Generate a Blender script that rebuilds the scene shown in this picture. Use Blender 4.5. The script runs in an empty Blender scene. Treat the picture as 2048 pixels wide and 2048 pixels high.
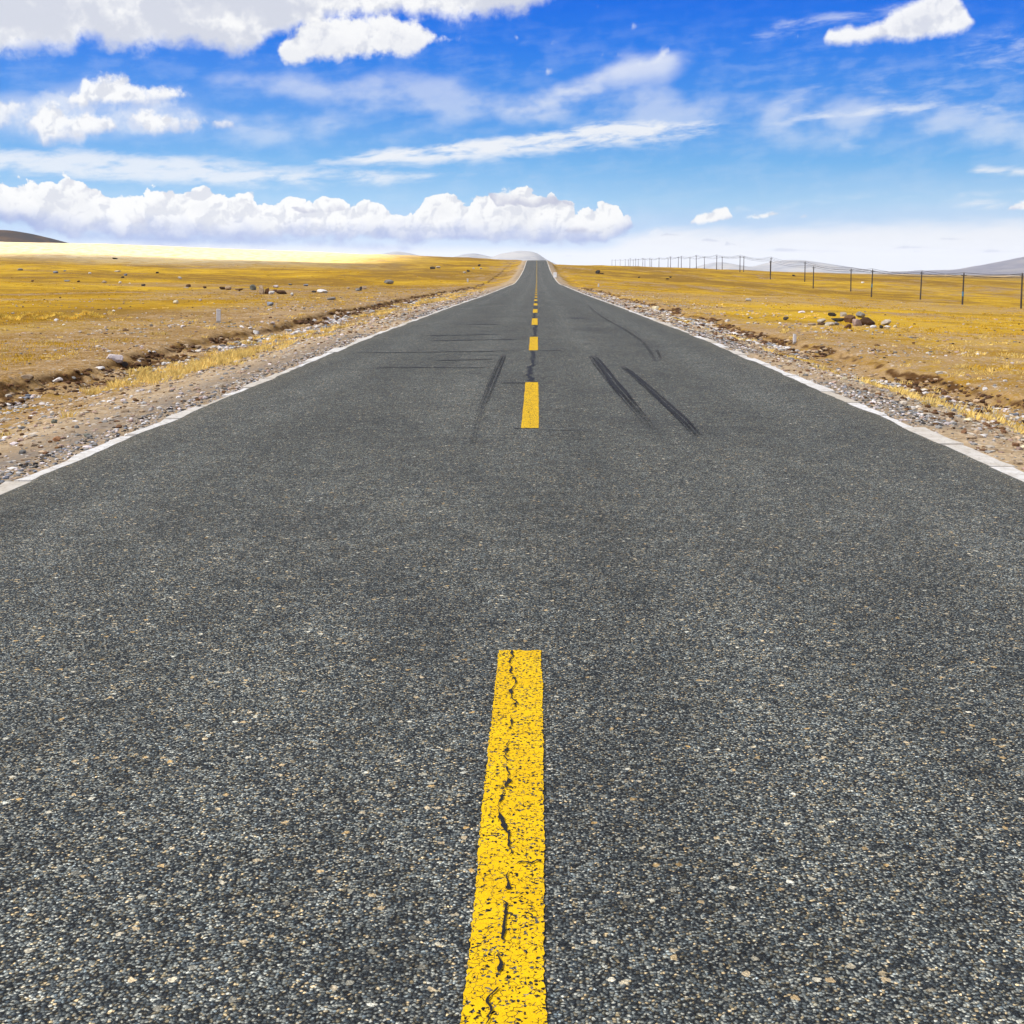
import bpy, math, random
import numpy as np
R_ = math.radians
SC = bpy.context.scene
COL = SC.collection

# ------------------------------------------------------------------ camera
F, CX, CY, PITCH = 2400.0, 1074.0, 787.0, R_(6.0)     # in pixels of the 2048 px photograph
CAM = np.array([0.06, 0.0, 1.36])
cam_data = bpy.data.cameras.new('camera'); cam = bpy.data.objects.new('camera', cam_data); COL.objects.link(cam)
cam_data.sensor_width = 36.0; cam_data.lens = F / 2048 * 36
cam_data.shift_x = (1024 - CX) / 2048; cam_data.shift_y = -(1024 - CY) / 2048
cam_data.clip_start = 0.05; cam_data.clip_end = 60000
cam.location = CAM; cam.rotation_euler = (R_(90) - PITCH, 0, 0)
SC.camera = cam
SC.view_settings.view_transform = 'Standard'; SC.view_settings.look = 'None'
EXPO = 1.5
SC.view_settings.exposure = EXPO; SC.view_settings.gamma = 1.0
SC.render.resolution_x = SC.render.resolution_y = 1024
SC.cycles.max_bounces = 6; SC.cycles.volume_bounces = 0; SC.cycles.transparent_max_bounces = 12

def px_dir(x, y):
    xr = (x - CX) / F; yr = -(y - CY) / F
    return np.array([xr, math.cos(PITCH) + yr * math.sin(PITCH), yr * math.cos(PITCH) - math.sin(PITCH)])
def px_ang(x, y):
    d = px_dir(x, y)
    return math.degrees(math.atan2(d[0], d[1])), math.degrees(math.atan2(d[2], math.hypot(d[0], d[1])))
def lin(r, g, b):
    f = lambda c: c / 12.92 if c <= 0.04045 else ((c + 0.055) / 1.055) ** 2.4
    return (f(r / 255), f(g / 255), f(b / 255), 1.0)

# ------------------------------------------------------------------ sun
SUN_EL, SUN_AZ = R_(46), math.atan2(-0.80, -0.42)      # azimuth from +Y towards +X: to the left and a little behind
SUN = np.array([math.cos(SUN_EL) * math.sin(SUN_AZ), math.cos(SUN_EL) * math.cos(SUN_AZ), math.sin(SUN_EL)])
sl = bpy.data.lights.new('sun', 'SUN'); sl.energy = 4.6; sl.angle = R_(0.5); sl.color = (1.0, 0.955, 0.88)
sun = bpy.data.objects.new('sun', sl); COL.objects.link(sun); sun.location = (0, 0, 50)
from mathutils import Vector
sun.rotation_euler = Vector(SUN).to_track_quat('Z', 'Y').to_euler()

# ------------------------------------------------------------------ small node language
class G:
    def __init__(s, tree): s.t = tree
    def new(s, typ, **kw):
        n = s.t.nodes.new(typ)
        for k, v in kw.items(): setattr(n, k, v)
        return n
    def put(s, sock, v):
        if isinstance(v, S): s.t.links.new(v.k, sock)
        elif v is not None: sock.default_value = v
    def math(s, op, *a, clamp=False):
        n = s.new('ShaderNodeMath', operation=op, use_clamp=clamp)
        for i, v in enumerate(a): s.put(n.inputs[i], v)
        return S(s, n.outputs[0])
    def step(s, v, a, b, lo=0.0, hi=1.0, kind='SMOOTHSTEP'):
        n = s.new('ShaderNodeMapRange', interpolation_type=kind)
        for i, q in enumerate((v, a, b, lo, hi)): s.put(n.inputs[i], q)
        return S(s, n.outputs[0])
    def mix(s, f, a, b, blend='MIX'):
        n = s.new('ShaderNodeMix', data_type='RGBA', blend_type=blend)
        s.put(n.inputs[0], f); s.put(n.inputs[6], a); s.put(n.inputs[7], b)
        return S(s, n.outputs[2])
    def vec(s, x, y, z=0.0):
        n = s.new('ShaderNodeCombineXYZ')
        for i, q in enumerate((x, y, z)): s.put(n.inputs[i], q)
        return S(s, n.outputs[0])
    def noise(s, v, scale, detail=2.0, rough=0.5, dims='3D', col=False, dist=0.0):
        n = s.new('ShaderNodeTexNoise', noise_dimensions=dims)
        s.put(n.inputs['Vector'], v); s.put(n.inputs['Scale'], scale); s.put(n.inputs['Detail'], detail)
        s.put(n.inputs['Roughness'], rough); s.put(n.inputs['Distortion'], dist)
        return S(s, n.outputs['Color' if col else 'Fac'])
    def voro(s, v, scale, feature='F1', detail=0.0, out='Distance', dims='2D', rnd=1.0, rough=0.5):
        n = s.new('ShaderNodeTexVoronoi', feature=feature, voronoi_dimensions=dims)
        s.put(n.inputs['Vector'], v); s.put(n.inputs['Scale'], scale); s.put(n.inputs['Detail'], detail)
        s.put(n.inputs['Randomness'], rnd)
        if 'Roughness' in n.inputs: s.put(n.inputs['Roughness'], rough)
        return S(s, n.outputs[out])
    def ramp(s, f, pts, kind='LINEAR'):
        n = s.new('ShaderNodeValToRGB'); cr = n.color_ramp; cr.interpolation = kind
        s.put(n.inputs[0], f)
        while len(cr.elements) < len(pts): cr.elements.new(0.5)
        for e, (p, c) in zip(cr.elements, sorted(pts, key=lambda q: q[0])): e.position = p; e.color = c if len(c) == 4 else (*c, 1)
        return S(s, n.outputs[0])
    def attr(s, name, out='Fac'):
        n = s.new('ShaderNodeAttribute', attribute_name=name); return S(s, n.outputs[out])
    def sep(s, v):
        n = s.new('ShaderNodeSeparateXYZ'); s.put(n.inputs[0], v); return [S(s, o) for o in n.outputs]
    def vmul(s, v, xyz):
        n = s.new('ShaderNodeVectorMath', operation='MULTIPLY'); s.put(n.inputs[0], v); n.inputs[1].default_value = xyz
        return S(s, n.outputs[0])
    def vadd(s, v, xyz):
        n = s.new('ShaderNodeVectorMath', operation='ADD'); s.put(n.inputs[0], v); s.put(n.inputs[1], xyz)
        return S(s, n.outputs[0])
class S:
    def __init__(s, g, k): s.g = g; s.k = k
    def __add__(a, b): return a.g.math('ADD', a, b)
    __radd__ = __add__
    def __sub__(a, b): return a.g.math('SUBTRACT', a, b)
    def __rsub__(a, b): return a.g.math('SUBTRACT', b, a)
    def __mul__(a, b): return a.g.math('MULTIPLY', a, b)
    __rmul__ = __mul__
    def __truediv__(a, b): return a.g.math('DIVIDE', a, b)
    def min(a, b): return a.g.math('MINIMUM', a, b)
    def max(a, b): return a.g.math('MAXIMUM', a, b)

# ------------------------------------------------------------------ sky
W = bpy.data.worlds.new('World'); SC.world = W; W.use_nodes = True
W.node_tree.nodes.clear()
g = G(W.node_tree)
SKY_STRENGTH = 0.1
SKY_K = 1.0 / (SKY_STRENGTH * 2 ** EXPO)                # display-referred colour -> radiance
def build_sky():
    tc = g.new('ShaderNodeTexCoord')
    dx, dy, dz = g.sep(S(g, tc.outputs['Generated']))
    az = g.math('ARCTAN2', dx, dy) * 57.29578
    el = g.math('ARCSINE', dz) * 57.29578
    A0, A1, E0, E1 = -30.0, 30.0, -3.0, 18.0
    azn = (az - A0) / (A1 - A0)
    def curve(pts):
        """a height in degrees along the horizon, through points given in photograph pixels"""
        n = g.new('ShaderNodeFloatCurve'); c = n.mapping.curves[0]
        q = sorted(px_ang(*p) for p in pts)
        q = [((a - A0) / (A1 - A0), (e - E0) / (E1 - E0)) for a, e in q]
        while len(c.points) < len(q): c.points.new(0.5, 0.5)
        for p, (a, e) in zip(c.points, q):
            p.location = (min(max(a, 0), 1), min(max(e, 0), 1)); p.handle_type = 'VECTOR'
        n.mapping.update(); g.put(n.inputs['Value'], azn)
        return S(g, n.outputs[0]) * (E1 - E0) + E0
    def pair(top, bot):                                # close both ends so that nothing is left beyond them
        top, bot = sorted(top), sorted(bot)
        for L in (0, -1):
            x, y = bot[L]; x += 4 if L else -4
            top.append((x, y + 40)); bot.append((x, y - 20))
        return curve(top), curve(bot)
    P = g.vec(az, el, 0.0)
    # shared noises (coordinates in degrees)
    warp = g.noise(P, 1.1, 3, 0.55, '2D', col=True)
    wx, wy, _ = g.sep(warp)
    Pw = g.vec(az + (wx - 0.5) * 0.75, el + (wy - 0.5) * 0.75, 0.0)
    def bill(v, d, r, sc=0.85): return 1.0 - g.voro(v, sc, 'F1', d, rough=r)
    B = bill(Pw, 4.0, 0.5)
    emb = bill(Pw, 2.5, 0.42, 0.6) - bill(g.vadd(Pw, (-0.20, 0.26, 0)), 2.5, 0.42, 0.6)
    emb = emb * 0.75 + (B - bill(g.vadd(Pw, (-0.10, 0.13, 0)), 4.0, 0.5)) * 0.55
    soft = g.noise(P, 0.75, 7, 0.6, '2D')
    soft2 = g.noise(g.vadd(P, (-0.35, 0.4, 0)), 0.75, 7, 0.6, '2D')
    semb = soft - soft2
    Pst = g.vec(az * 0.42 + el * 0.10, el * 1.7 - az * 0.16, 3.7)
    streak = g.noise(Pst, 1.0, 8, 0.62, '2D', dist=0.2)
    veil = g.noise(g.vec(az * 0.5 + el * 0.2, el * 1.0 - az * 0.2, 8.0), 0.55, 6, 0.5, '2D')
    big = g.noise(P, 0.22, 4, 0.55, '2D')
    fine = g.noise(P, 5.0, 4, 0.6, '2D')
    # clear blue
    t = g.step(el, 0.0, 16.0, kind='LINEAR')
    blue = g.ramp(t, [(0.0, lin(222, 234, 250)), (0.10, lin(190, 216, 248)), (0.19, lin(160, 207, 245)), (0.30, lin(118, 184, 241)),
                      (0.45, lin(78, 154, 238)), (0.62, lin(42, 128, 236)), (0.78, lin(16, 108, 231)), (1.0, lin(6, 86, 210))])
    ns = g.new('ShaderNodeTexSky', sky_type='NISHITA', sun_disc=False, sun_elevation=SUN_EL, sun_rotation=SUN_AZ % (2 * math.pi),
               altitude=4500, air_density=1.0, dust_density=0.3, ozone_density=1.0)
    nish = g.mix(1.0, S(g, ns.outputs[0]), (0.19, 0.19, 0.19, 1), 'MULTIPLY')
    sky = g.mix(g.step(el, 14, 40), blue, nish)
    sky = g.mix(g.step(az, 4, 22) * g.step(el, 5, 2) * 0.25, sky, lin(225, 236, 250))
    WHITE, GREY, BASE = lin(255, 255, 255), lin(217, 221, 232), lin(146, 168, 222)
    def sheet(top, bot, alpha, amp=0.9, st=1.2, sb=1.2, col=lin(244, 247, 252), nz=None, c0=0.30, c1=0.72):
        nonlocal sky
        n = streak if nz is None else nz
        ct, cb = pair(top, bot)
        e = (ct - el + (n - 0.5) * amp * 2)
        b = (el - cb + (n - 0.5) * amp * 2)
        d = g.step(e, 0, st) * g.step(b, 0, sb) * g.step(n, c0, c1) * alpha
        sky = g.mix(d, sky, col)
    # thin veils and cirrus, far to near
    sheet([(380, 150), (520, 120), (760, 130), (1000, 150)], [(380, 210), (520, 210), (760, 240), (1000, 260)], 0.45, nz=veil, c0=.3, c1=.65)
    sheet([(320, 230), (480, 205), (760, 215), (900, 230)], [(320, 300), (480, 300), (760, 300), (900, 270)], 0.45, nz=veil, c0=.3, c1=.65)
    sheet([(930, 300), (1024, 205), (1130, 150), (1250, 100), (1340, 85), (1400, 110)],
          [(930, 300), (1024, 270), (1130, 245), (1230, 210), (1330, 190), (1400, 120)], 0.72, 0.7, 1.0, 1.8, nz=veil, c0=0.25, c1=0.6)
    sheet([(1220, 110), (1300, 105), (1335, 92), (1350, 100)], [(1220, 135), (1290, 138), (1325, 125), (1350, 102)], 0.85, 0.5, 0.5, 0.5, nz=soft, c0=0.35, c1=0.6)
    sheet([(1440, 90), (1550, 35), (1680, 15), (1800, -10)], [(1440, 95), (1530, 80), (1680, 60), (1800, 30)], 0.45, 0.6, 0.8, 0.9)
    sheet([(1450, 235), (1600, 222), (1740, 208), (1880, 200), (1985, 208)], [(1450, 262), (1600, 248), (1740, 238), (1880, 226), (1985, 222)], 0.62, 0.28, 0.5, 0.5)
    sheet([(1640, 275), (1690, 278), (1740, 290)], [(1640, 302), (1690, 305), (1740, 300)], 0.35, 0.2, 0.4, 0.5)
    sheet([(1860, 120), (1950, 70), (2060, 40)], [(1860, 150), (1950, 150), (2060, 160)], 0.40, 0.8, 1.0, 1.5)
    sheet([(1400, 250), (1600, 130), (1800, 130), (2060, 150)], [(1400, 330), (1600, 250), (1800, 260), (2060, 300)], 0.22, 1.2, 2, 2)
    sheet([(590, 330), (640, 314), (740, 298), (850, 283), (960, 272), (1110, 255), (1210, 238), (1300, 236), (1400, 238), (1470, 246)],
          [(590, 338), (640, 338), (850, 342), (1024, 325), (1130, 316), (1210, 306), (1300, 298), (1400, 284), (1470, 255)],
          0.97, 0.42, 0.45, 0.75, c0=0.22, c1=0.56)
    sheet([(-40, 285), (160, 288), (370, 300), (480, 314), (600, 328), (900, 338)], [(-40, 390), (160, 372), (480, 384), (700, 378), (870, 362), (900, 350)],
          0.80, 0.45, 0.7, 0.7, c0=0.18, c1=0.55)
    sheet([(560, 345), (760, 335), (960, 345), (1060, 352)], [(560, 372), (760, 372), (960, 364), (1060, 356)], 0.45, 0.3, 0.4, 0.4)
    sheet([(1250, 425), (1500, 398), (1700, 392), (2060, 372)], [(1250, 445), (1500, 425), (1700, 412), (2060, 394)], 0.42, 0.3, 0.5, 0.5)
    sheet([(1860, 330), (1960, 328), (2080, 332)], [(1860, 340), (1960, 355), (2080, 356)], 0.85, 0.25, 0.35, 0.35, c0=0.25, c1=0.5)
    sheet([(1840, 400), (1960, 394), (2080, 392)], [(1840, 412), (1960, 424), (2080, 430)], 0.7, 0.25, 0.4, 0.5)
    sky = g.mix(g.step(streak * 0.6 + soft * 0.4, 0.42, 0.66) * g.step(el, 13, 9) * 0.13, sky, lin(225, 236, 251))
    sheet([(-80, 200), (60, 150), (250, 140), (420, 180), (520, 230)], [(-80, 300), (100, 300), (300, 290), (450, 270), (520, 240)], 0.42, 0.6, 1.2, 1.2, nz=veil, c0=.25, c1=.6)
    # white haze along the horizon, right
    sheet([(940, 560), (1120, 520), (1260, 458), (1330, 440), (1500, 446), (1640, 436), (1850, 432), (2080, 422)],
          [(940, 620), (1500, 620), (2080, 620)], 0.86, 0.30, 0.9, 0.3, lin(247, 248, 252), c0=0.05, c1=0.35)
    sheet([(-60, 472), (700, 484), (1300, 492), (2080, 492)], [(-60, 620), (1000, 620), (2080, 620)], 0.85, 0.15, 0.5, 0.3, lin(238, 240, 250), c0=0.0, c1=0.2)
    sheet([(-80, 452), (300, 458), (600, 468), (800, 486), (900, 500)], [(-80, 500), (300, 500), (600, 503), (800, 506), (900, 508)], 0.85, 0.35, 0.5, 0.6, lin(146, 168, 224), nz=soft, c0=0.2, c1=0.45)
    def flat(pts, alpha=0.85):                          # small grey flat-based shreds in the haze
        for x0, x1, y, h in pts:
            sheet([(x0, y), (x0 * .6 + x1 * .4, y - h), (x1, y)], [(x0, y + 2), (x1, y + 2)], alpha, 0.10, 0.10, 0.08, lin(205, 211, 231), nz=soft, c0=0.3, c1=0.5)
    flat([(1380, 1445, 482, 9), (1440, 1475, 490, 12), (1470, 1680, 502, 8), (1740, 1900, 496, 7), (1800, 1870, 504, 4), (1920, 2060, 503, 5), (1300, 1370, 470, 7), (1560, 1650, 486, 4), (1100, 1180, 512, 4), (1830, 1960, 478, 4)])
    # heaped clouds
    def heap(top, bot, amp=0.55, st=0.16, sb=0.3, ampb=0.25, base=0.7, greyness=0.8, alpha=1.0, patches=0.55, nz=None, eb=None, dark=BASE, mid=0.42, p0=0.50, p1=0.60):
        nonlocal sky
        n = B if nz is None else nz
        em = emb if eb is None else eb
        ct, cb = pair(top, bot)
        hb = el - cb
        x = (ct - el + (n - mid) * amp * 2)
        y = hb + (n - mid) * ampb * 2
        d = g.step(x, 0, st) * g.step(y, 0, sb) * alpha
        lit = g.step(em, -0.20, 0.04)
        c = g.mix(lit, GREY, WHITE)
        c = g.mix(greyness, WHITE, c)
        pm = g.step(big * 0.55 + soft * 0.45, p0, p1) * g.step(x, 0.3, 0.9) * patches
        c = g.mix(pm, c, GREY)
        c = g.mix(g.step(hb + (soft - 0.5) * 1.3, base, 0.0) * 0.95, c, dark)
        sky = g.mix(d, sky, c)
    z5 = lambda L: [(x / 1.887, y / 1.887) for x, y in L]
    z6 = lambda L: [(1024 + x / 1.887, y / 1.887) for x, y in L]
    bank_top = z5([(-60, 650), (0, 655), (40, 690), (110, 675), (160, 690), (240, 668), (330, 700), (400, 712), (480, 732), (545, 718), (640, 712), (700, 720), (780, 702),
                   (850, 740), (940, 730), (1000, 755), (1040, 772), (1100, 713), (1160, 750), (1220, 730), (1290, 760), (1370, 750), (1440, 762), (1480, 797), (1560, 792),
                   (1610, 740), (1680, 718), (1740, 755), (1800, 742), (1850, 735)]) + \
               z6([(0, 700), (50, 705), (110, 740), (150, 715), (230, 770), (245, 797), (290, 770), (340, 755), (400, 775), (440, 810), (465, 840), (476, 880), (490, 960)])
    bank_bot = [(-60, 478), (150, 482), (300, 484), (450, 487), (600, 486), (760, 490), (830, 493), (950, 488), (1060, 496), (1150, 494), (1210, 490), (1245, 478), (1275, 450), (1290, 425)]
    heap([(x, y) for x, y in bank_top], bank_bot, amp=0.29, st=0.07, sb=0.35, ampb=0.2, base=1.25, patches=0.3, mid=0.31)
    # grey puffs standing before the bank
    heap(z6([(-105, 780), (-95, 725), (-40, 700), (0, 697), (50, 705), (90, 735), (150, 718), (230, 765), (240, 790)]), z6([(-105, 785), (-60, 790), (60, 785), (200, 778), (240, 785)]),
         amp=0.22, st=0.10, sb=0.12, ampb=0.15, base=0.75, dark=lin(190, 194, 216), alpha=0.9)
    heap(z6([(100, 880), (180, 855), (260, 820), (310, 845), (330, 880)]), z6([(100, 886), (200, 888), (330, 884)]), amp=0.2, st=0.12, sb=0.12, ampb=0.12, base=0.6, dark=lin(182, 187, 214), alpha=0.75)
    heap(z5([(1030, 800), (1080, 785), (1180, 770), (1290, 760), (1320, 790)]), z5([(1030, 812), (1150, 818), (1320, 800)]), amp=0.2, st=0.12, sb=0.12, ampb=0.12, base=0.5, dark=lin(190, 194, 216), alpha=0.8)
    heap(z5([(430, 850), (470, 800), (540, 800), (560, 840)]), z5([(430, 855), (500, 855), (560, 850)]), amp=0.2, st=0.2, sb=0.2, ampb=0.12, base=0.6, dark=lin(195, 199, 220), alpha=0.7)
    heap(z5([(150, 755), (200, 738), (280, 750), (300, 770)]), z5([(150, 770), (220, 775), (300, 775)]), amp=0.15, st=0.2, sb=0.2, ampb=0.12, base=0.6, dark=lin(195, 199, 220), alpha=0.7)
    # small ones over the right horizon
    heap(z6([(645, 840), (690, 800), (750, 790), (820, 770), (838, 815)]), z6([(645, 850), (745, 852), (838, 830)]), amp=0.16, st=0.14, sb=0.16, ampb=0.10, base=0.25, dark=lin(214, 219, 238), patches=0)
    heap(z6([(826, 828), (880, 800), (940, 803), (1000, 788), (1016, 806)]), z6([(826, 834), (930, 834), (1016, 814)]), amp=0.12, st=0.14, sb=0.14, ampb=0.10, base=0.2, dark=lin(214, 219, 238), patches=0, alpha=0.9)
    heap(z6([(1055, 818), (1090, 803), (1130, 814)]), z6([(1055, 828), (1130, 826)]), amp=0.10, st=0.14, sb=0.14, ampb=0.08, base=0.2, dark=lin(222, 226, 240), patches=0, alpha=0.8)
    heap(z6([(490, 880), (530, 845), (570, 850), (580, 880)]), z6([(490, 900), (580, 895)]), amp=0.15, st=0.3, sb=0.3, ampb=0.1, base=0.2, dark=lin(222, 226, 240), patches=0, alpha=0.5)
    heap(z6([(1845, 795), (1870, 765), (1940, 745), (2000, 740)]), z6([(1845, 800), (1940, 805), (2000, 805)]), amp=0.15, st=0.15, sb=0.15, ampb=0.1, base=0.3, dark=lin(214, 219, 238), patches=0)
    for x, y, w, h in ((135, 268, 34, 16), (148, 158, 28, 10), (1075, 138, 14, 14), (10, 145, 26, 22), (400, 205, 30, 14), (340, 208, 22, 10), (318, 24, 20, 14), (455, 103, 30, 12)):
        heap(z6([(x - w, y + 2), (x, y - h), (x + w, y + 2)]), z6([(x - w, y), (x, y + h), (x + w, y)]), amp=0.25, st=0.35, sb=0.35, ampb=0.25, base=0.1, dark=lin(225, 232, 248), patches=0, alpha=0.72, nz=soft, eb=semb, mid=0.45)
    # torn clouds, left
    K = dict(st=0.42, sb=0.55, base=0.55, dark=lin(196, 208, 236), nz=soft + (B - 0.42) * 0.25 + (fine - 0.5) * 0.12, eb=emb, patches=0.35, mid=0.31)
    heap(z5([(-60, 375), (0, 372), (60, 376), (97, 385), (105, 400)]), z5([(-60, 500), (0, 490), (40, 450), (97, 412), (105, 402)]), amp=0.75, ampb=0.65, alpha=0.85, **K)
    sheet([(-60, 200), (40, 195), (120, 172), (200, 158), (290, 168), (390, 190), (430, 215)], [(-60, 275), (60, 285), (150, 290), (260, 272), (390, 262), (430, 240)], 0.62, 0.8, 0.7, 0.7, lin(232, 239, 251), nz=soft, c0=.36, c1=.6)
    heap(z5([(235, 400), (255, 350), (330, 305), (380, 320), (440, 288), (490, 298), (540, 328), (600, 340), (700, 350), (735, 368)]),
         z5([(235, 405), (250, 415), (330, 425), (440, 415), (550, 415), (620, 388), (735, 374)]), amp=0.75, ampb=0.65, alpha=0.95, **K)
    heap(z5([(25, 522), (60, 480), (100, 440), (200, 395), (222, 392), (240, 445), (300, 440), (400, 438), (445, 480)]),
         z5([(25, 526), (150, 527), (165, 560), (250, 520), (430, 503), (445, 490)]), amp=0.75, ampb=0.65, alpha=0.92, **K)
    heap(z5([(455, 510), (490, 440), (540, 418), (600, 430), (700, 452), (770, 443), (805, 458)]), z5([(455, 514), (560, 507), (610, 507), (650, 482), (805, 472)]), amp=0.75, ampb=0.65, alpha=0.92, **K)
    # great cloud across the top
    top_hi = [(-250, -260), (600, -240), (1000, -200), (1090, -100), (1130, -20)]
    K = dict(st=0.6, sb=0.9, base=0.0, nz=soft + (fine - 0.5) * 0.12, eb=semb, patches=1.0, mid=0.45, p0=0.43, p1=0.56)
    heap(top_hi, z5([(-480, 250), (0, 240), (60, 225), (120, 208), (200, 212), (280, 212), (320, 180), (370, 172), (420, 200), (480, 215), (560, 210), (640, 200), (700, 190), (780, 190),
                     (840, 195), (870, 222), (930, 214), (990, 195), (1040, 158), (1150, 128), (1290, 105), (1480, 85), (1700, 102), (1850, 84), (1932, 72), (2060, 30), (2130, -30)]),
         amp=0.6, ampb=0.7, alpha=0.98, dark=GREY, **K)
    K.update(patches=0.3, st=0.4, sb=0.5)
    heap(z5([(1010, 205), (1040, 180), (1070, 140), (1150, 70), (1290, 45), (1400, 55), (1480, 40), (1560, 70), (1680, 130)]),
         z5([(1010, 200), (1060, 222), (1090, 248), (1220, 250), (1280, 234), (1400, 222), (1560, 202), (1650, 170)]), amp=0.7, ampb=0.6, alpha=0.97, dark=lin(230, 234, 246), **K)
    heap(z6([(1160, 145), (1190, 105), (1270, 83), (1310, 98), (1370, 78), (1450, 36), (1530, -5), (1600, -50), (1660, -50), (1700, 10), (1735, 60), (1752, 84)]),
         z6([(1160, 150), (1210, 188), (1330, 174), (1440, 174), (1570, 165), (1680, 145), (1752, 88)]), amp=0.4, ampb=0.4, alpha=0.95, dark=lin(214, 218, 236), **K)
    # broken cloud over the rest of the sky, outside the picture
    over = g.noise(S(g, tc.outputs['Generated']), 2.2, 6, 0.6)
    sky = g.mix(g.step(over, 0.40, 0.58) * g.step(el, 15, 24) * 0.95, sky, lin(226, 228, 234))
    back = g.noise(S(g, tc.outputs['Generated']), 5.0, 6, 0.6)
    sky = g.mix(g.step(back, 0.45, 0.6) * g.step(g.math('ABSOLUTE', az), 30, 40) * g.step(el, 24, 10) * g.step(el, -1, 3) * 0.8, sky, lin(240, 242, 248))
    fin = g.new('ShaderNodeVectorMath', operation='SCALE'); g.put(fin.inputs[0], sky); fin.inputs['Scale'].default_value = SKY_K
    bg = g.new('ShaderNodeBackground'); g.put(bg.inputs['Color'], S(g, fin.outputs[0])); bg.inputs['Strength'].default_value = SKY_STRENGTH
    out = g.new('ShaderNodeOutputWorld'); g.t.links.new(bg.outputs[0], out.inputs['Surface'])
build_sky()
W.cycles.sampling_method = 'MANUAL'; W.cycles.sample_map_resolution = 512

# ------------------------------------------------------------------ numeric noise and terrain shape
def h2(ix, iy, seed):
    n = (ix.astype(np.int64) * 374761393 + iy.astype(np.int64) * 668265263 + seed * 974711) & 0x7fffffff
    n = ((n ^ (n >> 13)) * 1274126177) & 0x7fffffff
    return ((n ^ (n >> 16)) & 0xffff) / 65535.0
def vn(x, y, seed=0):
    x = np.asarray(x, float); y = np.asarray(y, float)
    ix = np.floor(x); iy = np.floor(y); fx = x - ix; fy = y - iy
    fx = fx ** 3 * (fx * (fx * 6 - 15) + 10); fy = fy ** 3 * (fy * (fy * 6 - 15) + 10)
    a = h2(ix, iy, seed); b = h2(ix + 1, iy, seed); c = h2(ix, iy + 1, seed); d = h2(ix + 1, iy + 1, seed)
    return a + (b - a) * fx + (c - a) * fy + (a - b - c + d) * fx * fy
def fbm(x, y, oct=4, seed=0, gain=0.5):
    t = 0.0; amp = 1.0; tot = 0.0
    for o in range(oct):
        t = t + amp * vn(x * 2 ** o + 17.3 * o, y * 2 ** o - 9.1 * o, seed + o); tot += amp; amp *= gain
    return t / tot
def sstep(x, a, b):
    t = np.clip((np.asarray(x, float) - a) / (b - a), 0, 1); return t * t * (3 - 2 * t)
def pchip(tab):
    xs = np.array([p[0] for p in tab], float); ys = np.array([p[1] for p in tab], float)
    h = np.diff(xs); dl = np.diff(ys) / h; m = np.zeros(len(xs))
    for i in range(1, len(xs) - 1):
        if dl[i - 1] * dl[i] > 0:
            w1 = 2 * h[i] + h[i - 1]; w2 = h[i] + 2 * h[i - 1]
            m[i] = (w1 + w2) / (w1 / dl[i - 1] + w2 / dl[i])
    def f(x):
        x = np.clip(np.asarray(x, float), xs[0], xs[-1]); k = np.clip(np.searchsorted(xs, x, side='right') - 1, 0, len(h) - 1)
        t = (x - xs[k]) / h[k]
        return ((1 + 2 * t) * (1 - t) ** 2 * ys[k] + t * (1 - t) ** 2 * h[k] * m[k] + t * t * (3 - 2 * t) * ys[k + 1] + t * t * (t - 1) * h[k] * m[k + 1])
    return f
road_z = pchip([(-3000, 0), (-50, 0), (0, 0), (22, 0), (34, -.07), (45, -.14), (75, -.39), (133, -.74), (176, -.98), (200, -.82), (286, .5), (421, 3.80), (445, 3.86), (475, 3.6), (560, 2.6),
                (700, -1), (1500, -16), (3000, -30), (40000, -30)])
left_z = pchip([(-3000, -.6), (0, -.52), (45, -.55), (75, -.62), (133, -1.0), (186, -1.25), (286, .05), (421, 3.2), (500, 4.3), (560, 4.75), (640, 4.3), (900, -3), (1500, -18), (3000, -30), (40000, -30)])
left_s = pchip([(-3000, 0), (0, 0), (50, .003), (100, .008), (200, .017), (400, .033), (560, .0385), (800, .036), (1500, .02), (3000, 0), (40000, 0)])
right_n = pchip([(-3000, -.5), (0, -.45), (20, -.5), (40, -.66), (66, -.8), (133, -1.2), (186, -1.5), (286, -.3), (421, 2.3), (500, 2.5), (560, 2.5), (640, 2.5), (900, 2.9), (1500, 3.5), (1800, 2.5), (3000, -30), (40000, -30)])
right_f = pchip([(-3000, -2), (0, -3.0), (100, -4.3), (211, -5.5), (267, -5.3), (324, -4.3), (383, -2.7), (442, -1.0), (502, -.2), (562, .25), (640, .6), (800, 1.3), (1475, 3.3), (1800, 2.5), (3000, -30), (40000, -30)])
HALF = 3.2                                              # half width of the asphalt
KERB = 0.115
def bank_x(side, Y):                                    # where the far bank of the ditch stands
    w = (fbm(Y / 7.0, Y * 0 + side * 5.1, 3, 31) - 0.5) * 1.1 + (vn(Y / 1.1, Y * 0, 33) - 0.5) * 0.14 + (vn(Y / .35, Y * 0, 34) - 0.5) * 0.08
    return (8.55 if side < 0 else 7.0) + w
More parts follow.
